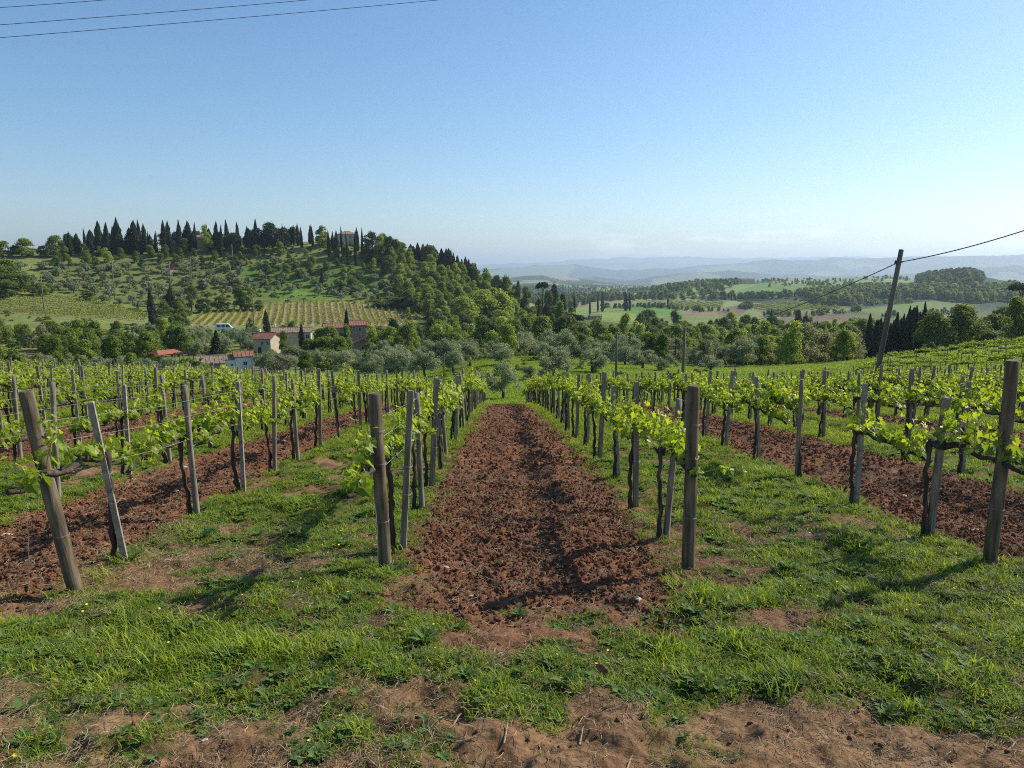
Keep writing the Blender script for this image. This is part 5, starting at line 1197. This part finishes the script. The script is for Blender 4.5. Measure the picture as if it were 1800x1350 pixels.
# long farmhouse and gabled house
d = 204; o = house_root('long_farmhouse', 515, d, -.1, 'long pale farmhouse with old brown roof behind trees'); zt = zat(515, 583, d) - o.location.z
block(o, 9.4, 5, zt, .9, 'plaster', 'oldtile', (0, 0, 0), 0, [('f', 2.0, zt - 1.1, .8, 1.0, 'window'), ('f', -1.6, zt - 1.1, .8, 1.0, 'window'), ('f', 2.2, zt - 3.2, 1.0, 1.7, 'door'), ('f', 3.9, zt - 1.1, .7, .9, 'window')]); chimney(o, 1.2, .5, zt + .6, .7); chimney(o, -4.4, .3, zt + .7, 1.1, 'white')
d = 196; o = house_root('gabled_farmhouse', 470, d, -.62, 'gabled farmhouse with red roof and sunlit cream wall, leftmost of the farmhouses'); zt = zat(470, 594, d) - o.location.z
block(o, 5.0, 4.6, zt, 1.2, 'plaster', 'tile', (0, 0, 0), 0, [('f', .2, zt - 1.1, .55, .9, 'window'), ('f', 1.7, zt - 1.1, .55, .9, 'window'), ('f', -.6, zt - 2.9, 1.0, 1.6, 'arch'), ('l', 0, zt - 1.4, .5, .8, 'window')]); chimney(o, -2.3, .3, zt + 1.0, .8, 'white')
# white cottage
d = 142; o = house_root('white_cottage', 398, d, .06, 'white cottage with red-roofed end and long brown tiled shed wing'); o.location.z += .5; zt = zat(424, 626, d) - o.location.z
block(o, 3.0, 3.2, zt, .75, 'white', 'tile', (2.7, 0, 0), 0, [('f', .1, zt - 1.15, .6, .65, 'window')], ov=.22)
block(o, 2.0, 3.0, zt - .5, .6, 'white', 'oldtile', (.15, .15, 0), 0, [('f', .45, zt - 1.35, .4, .4, 'window'), ('f', -.5, zt - 1.35, .3, .4, 'window')], ov=.1)
block(o, 3.8, 3.6, zt - .85, 1.0, 'stonewall', 'oldtile', (-2.85, -.1, 0), 0, [('f', .7, zt - 1.9, 1.4, .9, 'door')], ov=.3)
# little gabled garden house
d = 134; o = house_root('garden_house', 487, d, .12, 'small gabled garden house with arched dark window, just behind the vines'); zt = zat(487, 635, d) - o.location.z
block(o, 2.6, 2.9, zt, .75, 'stonewall', 'tile', (0, 0, 0), math.pi / 2, [('l', 0, zt - .95, .7, .95, 'arch')], ov=.3)
# red shelter
d = 146; x, y, z = ud(290, d); o = empty('carport', (x, y, z), -math.atan2(x, y) + .5); tag(o, 'open shelter under a flat red sheet roof, left of the parked car', 'shelter'); zt = zat(290, 621, d) - z
b = MB(); b.add([(-2.4, -1.9, zt), (2.4, -1.9, zt), (2.4, 1.9, zt + .1), (-2.4, 1.9, zt + .1), (-1.6, 0, zt + .62), (1.6, 0, zt + .62)], [(0, 1, 5, 4), (1, 2, 5), (2, 3, 4, 5), (3, 0, 4), (0, 3, 2, 1)]); b.build('roof', M['redroof'], o)
for sx in (-2.2, 0, 2.2):
    for sy in (-1.7, 1.7): b = MB(); b.tube([(sx, sy, -.5), (sx, sy, zt + .02)], .07, 6); b.build('post', M['shutter'], o)
x, y, z = ud(322, 144); o = empty('pergola', (x, y, z), -math.atan2(x, y) + .3); tag(o, 'black open pergola frame beside the red shelter', 'pergola'); b = MB(); zt = zat(322, 621, 144) - z
for sy in (-1.2, 1.2): b.box((0, sy, zt), (2.6, .12, .12))
for k in range(6): b.box((-1.2 + .48 * k, 0, zt + .1), (.07, 2.6, .08))
b.build('beam_frame', M['shutter'], o)
for sx in (-1.2, 1.2):
    for sy in (-1.2, 1.2): b = MB(); b.box((sx, sy, zt / 2 - .3), (.1, .1, zt + .5)); b.build('post', M['shutter'], o)
# villas on the hill crest
d = 452; o = house_root('hilltop_villa', 616, d, .1, 'large stone villa on the hill crest between cypresses'); zt = zat(616, 412, d) - o.location.z
block(o, 11, 8, zt, 1.6, 'plaster', 'oldtile', (0, 0, 0), 0, [('f', q, zt - 1.6, .9, 1.3, 'window') for q in (-4, -1.4, 1.2, 3.8)] + [('f', q, zt - 4.4, .9, 1.5, 'window') for q in (-4, 1.2, 3.8)], hip=True)
block(o, 9, 5, zt - 3.2, 1.0, 'stonewall', 'oldtile', (-9.5, .5, 0), 0, [('f', q, zt - 4.6, .8, 1.0, 'window') for q in (-3, 0, 3)]); chimney(o, -3, 1, zt + 1.0, .9)
d = 462; o = house_root('hilltop_house', 372, d, .0, 'long low house with brown roof half hidden behind skyline cypresses'); zt = zat(372, 418, d) - o.location.z
block(o, 17, 6, zt, 1.2, 'plaster', 'oldtile', (0, 0, 0), 0, [('f', q, zt - 1.4, .9, 1.2, 'window') for q in (-6, -2, 2, 6)])
d = 458; o = house_root('skyline_house', 222, d, 0, 'pale house glimpsed through the cypresses on the left skyline'); zt = zat(222, 422, d) - o.location.z
zt -= 1.0; block(o, 12, 6, zt, 1.0, 'plaster', 'oldtile', (0, 0, 0), 0, [('f', q, zt - 1.6, .9, 1.2, 'window') for q in (-4, 0, 4)])
d = 540; o = house_root('valley_farmhouse', 1046, d, .25, 'brown brick farmhouse beyond the wood in the valley'); zt = 3.2
block(o, 8, 5, zt, 1.0, 'stonewall', 'oldtile', (0, 0, 0), 0, [('f', q, zt - 1.4, .9, 1.1, 'window') for q in (-2.5, 0, 2.5)]); block(o, 5, 4.4, 2.4, .8, 'stonewall', 'oldtile', (-6.6, 0, 0), 0, [('f', 0, 1.3, .9, 1.0, 'window')])
for u, v, d, lab in [(1303, 492, 1500, 'pale house left of the pair on the far wooded hill'), (1314, 490, 1520, 'pale house with dark trees on the far wooded hill'), (1020, 492, 2400, 'tiny white house on the distant blue slope'), (1283, 497, 1500, 'small farmhouse below the wood on the far hill'), (1670, 497, 1600, 'tiny pale house below the far grove')]:
    o = house_root('distant_house', u, d, .3, lab); zt = max(5, zat(u, v, d) - o.location.z)
    block(o, 14, 9, min(zt, 9), 2.2, 'plaster', 'tile', (0, 0, 0), 0, [('f', q, min(zt, 9) - 2, 1.2, 1.6, 'window') for q in (-4, 0, 4)])
x, y, z = ud(1232, 130); o = house_root('field_hut', 1232, 130, .5, 'tiny dark-roofed hut among low trees right of the straight pole'); zt = zat(1232, 638, 130) - z; block(o, 1.8, 1.8, min(1.6, max(1.2, zt)), .5, 'stonewall', 'oldtile', (0, 0, 0), 0, [('f', 0, .7, .6, .9, 'door')], ov=.2)
# low terrace wall at far left
x, y, z = ud(60, 232); b = MB()
for k in range(26): b.box(((k - 13) * .62 + rng.normal(0, .05), rng.normal(0, .05), .25 + rng.random() * .1), (.6, .5, .5 + .2 * rng.random()))
o = b.build('stone_wall', M['stonewall']); o.location = (x, y, z); o.rotation_euler = (0, 0, -math.atan2(x, y)); tag(o, 'low dry stone wall on the slope at far left', 'wall')

# ------------------------------------------------------------------ vehicles
def prism(b, prof, w0, inset=None):
    """profile in x-z swept across y; inset: half-width per point"""
    n = len(prof); hw = inset or [w0 / 2] * n; V = [(p[0], -q, p[1]) for p, q in zip(prof, hw)] + [(p[0], q, p[1]) for p, q in zip(prof, hw)]
    b.add(V, [tuple(range(n)), tuple(range(2 * n - 1, n - 1, -1))] + [(k, k + n, (k + 1) % n + n, (k + 1) % n) for k in range(n)])
def wheel(root, x, y, r_):
    b = MB(); P = [(r_ * .80 * math.cos(a), 0, r_ * .80 * math.sin(a)) for a in np.linspace(0, 6.283, 19)]; b.tube(P, r_ * .2, 6); o = b.build('wheel', M['rubber'], root); o.location = (x, y, r_)
    c = MB(); c.tube([(0, -.08, 0), (0, .08, 0)], r_ * .62, 12); c.build('rim', M['wire'], o)
def vehicle(name, u, d, rz, prof, hw, W, glass, wheels, paint, lab, cat, dz=0):
    x, y, z = ud(u, d); o = empty(name, (x, y, z + dz), -math.atan2(x, y) + rz); tag(o, lab, cat); b = MB(); prism(b, prof, W, hw); b.build('body', M[paint], o)
    for g in glass:
        for sy in (-1, 1):
            b = MB(); yy = sy * (W / 2 - .015); V = [(p[0], yy + sy * (.03 - .12 * max(0, (p[1] - 1.0)) * (0 if name == 'camper_van' else 1)), p[1]) for p in g]; V2 = [(a[0], a[1] - sy * .03, a[2]) for a in V]; n = len(g)
            b.add(V + V2, [tuple(range(n)), tuple(range(2 * n - 1, n - 1, -1))] + [(k, k + n, (k + 1) % n + n, (k + 1) % n) for k in range(n)]); b.build('window', M['glass'], o)
    for wx in wheels:
        for sy in (-1, 1): wheel(o, wx, sy * (W / 2 - .08), .33)
    L0 = max(p[0] for p in prof)
    for sy in (-1, 1): b = MB(); b.box((L0 - .06, sy * (W / 2 - .25), .75), (.14, .28, .18)); b.build('headlight', M['wire'], o)
    return o
vprof = [(-2.9, .4), (-2.95, 1.2), (-2.85, 2.45), (-2.5, 2.62), (.9, 2.62), (1.5, 2.35), (2.25, 1.35), (2.85, 1.1), (2.95, .45)]
vehicle('camper_van', 396, 276, -.1, vprof, [.95, 1, .95, .9, .9, .92, .98, .95, .95], 2.0, [[(-2.3, 1.5), (-2.3, 2.1), (-1.2, 2.1), (-1.2, 1.5)], [(-.8, 1.5), (-.8, 2.1), (.2, 2.1), (.2, 1.5)], [(.6, 1.4), (.6, 2.15), (1.25, 2.15), (1.95, 1.4)]], (-1.9, 2.0), 'vanpaint', 'white high-roofed van parked below the central striped field', 'van', 1.0)
cprof = [(-2.1, .35), (-2.15, .85), (-1.9, 1.0), (-1.35, 1.42), (-.2, 1.48), (.6, 1.40), (1.2, .98), (1.95, .85), (2.1, .6), (2.05, .35)]
vehicle('parked_car', 340, 141, .25, cprof, [.82, .86, .84, .66, .64, .66, .82, .84, .84, .82], 1.74, [[(-1.45, 1.02), (-1.15, 1.34), (-.35, 1.40), (-.35, 1.0)], [(-.25, 1.0), (-.25, 1.40), (.5, 1.33), (.95, 1.0)]], (-1.3, 1.35), 'carpaint', 'silver-blue car parked between red shelter and white cottage', 'car', .25)

# ------------------------------------------------------------------ haze
b = MB(); top = float(max(GZ.max(), 60)) + 12; bot = float(GZ.min()) - 1.0
b.box((0, 14800, (top + bot) / 2), (58000, 30200, top - bot))
hm, t, o_ = mat('haze'); pv = N(t, 'ShaderNodeVolumePrincipled'); pv.inputs['Density'].default_value = HAZE_DENSITY; pv.inputs['Color'].default_value = (*HAZE_COLOR, 1); pv.inputs['Anisotropy'].default_value = .35
L(t, pv.outputs[0], o_.inputs['Volume']); hm.cycles.homogeneous_volume = True
tag(b.build('haze', hm), 'pale blue haze in the air over the valley', 'haze', None, 'stuff')
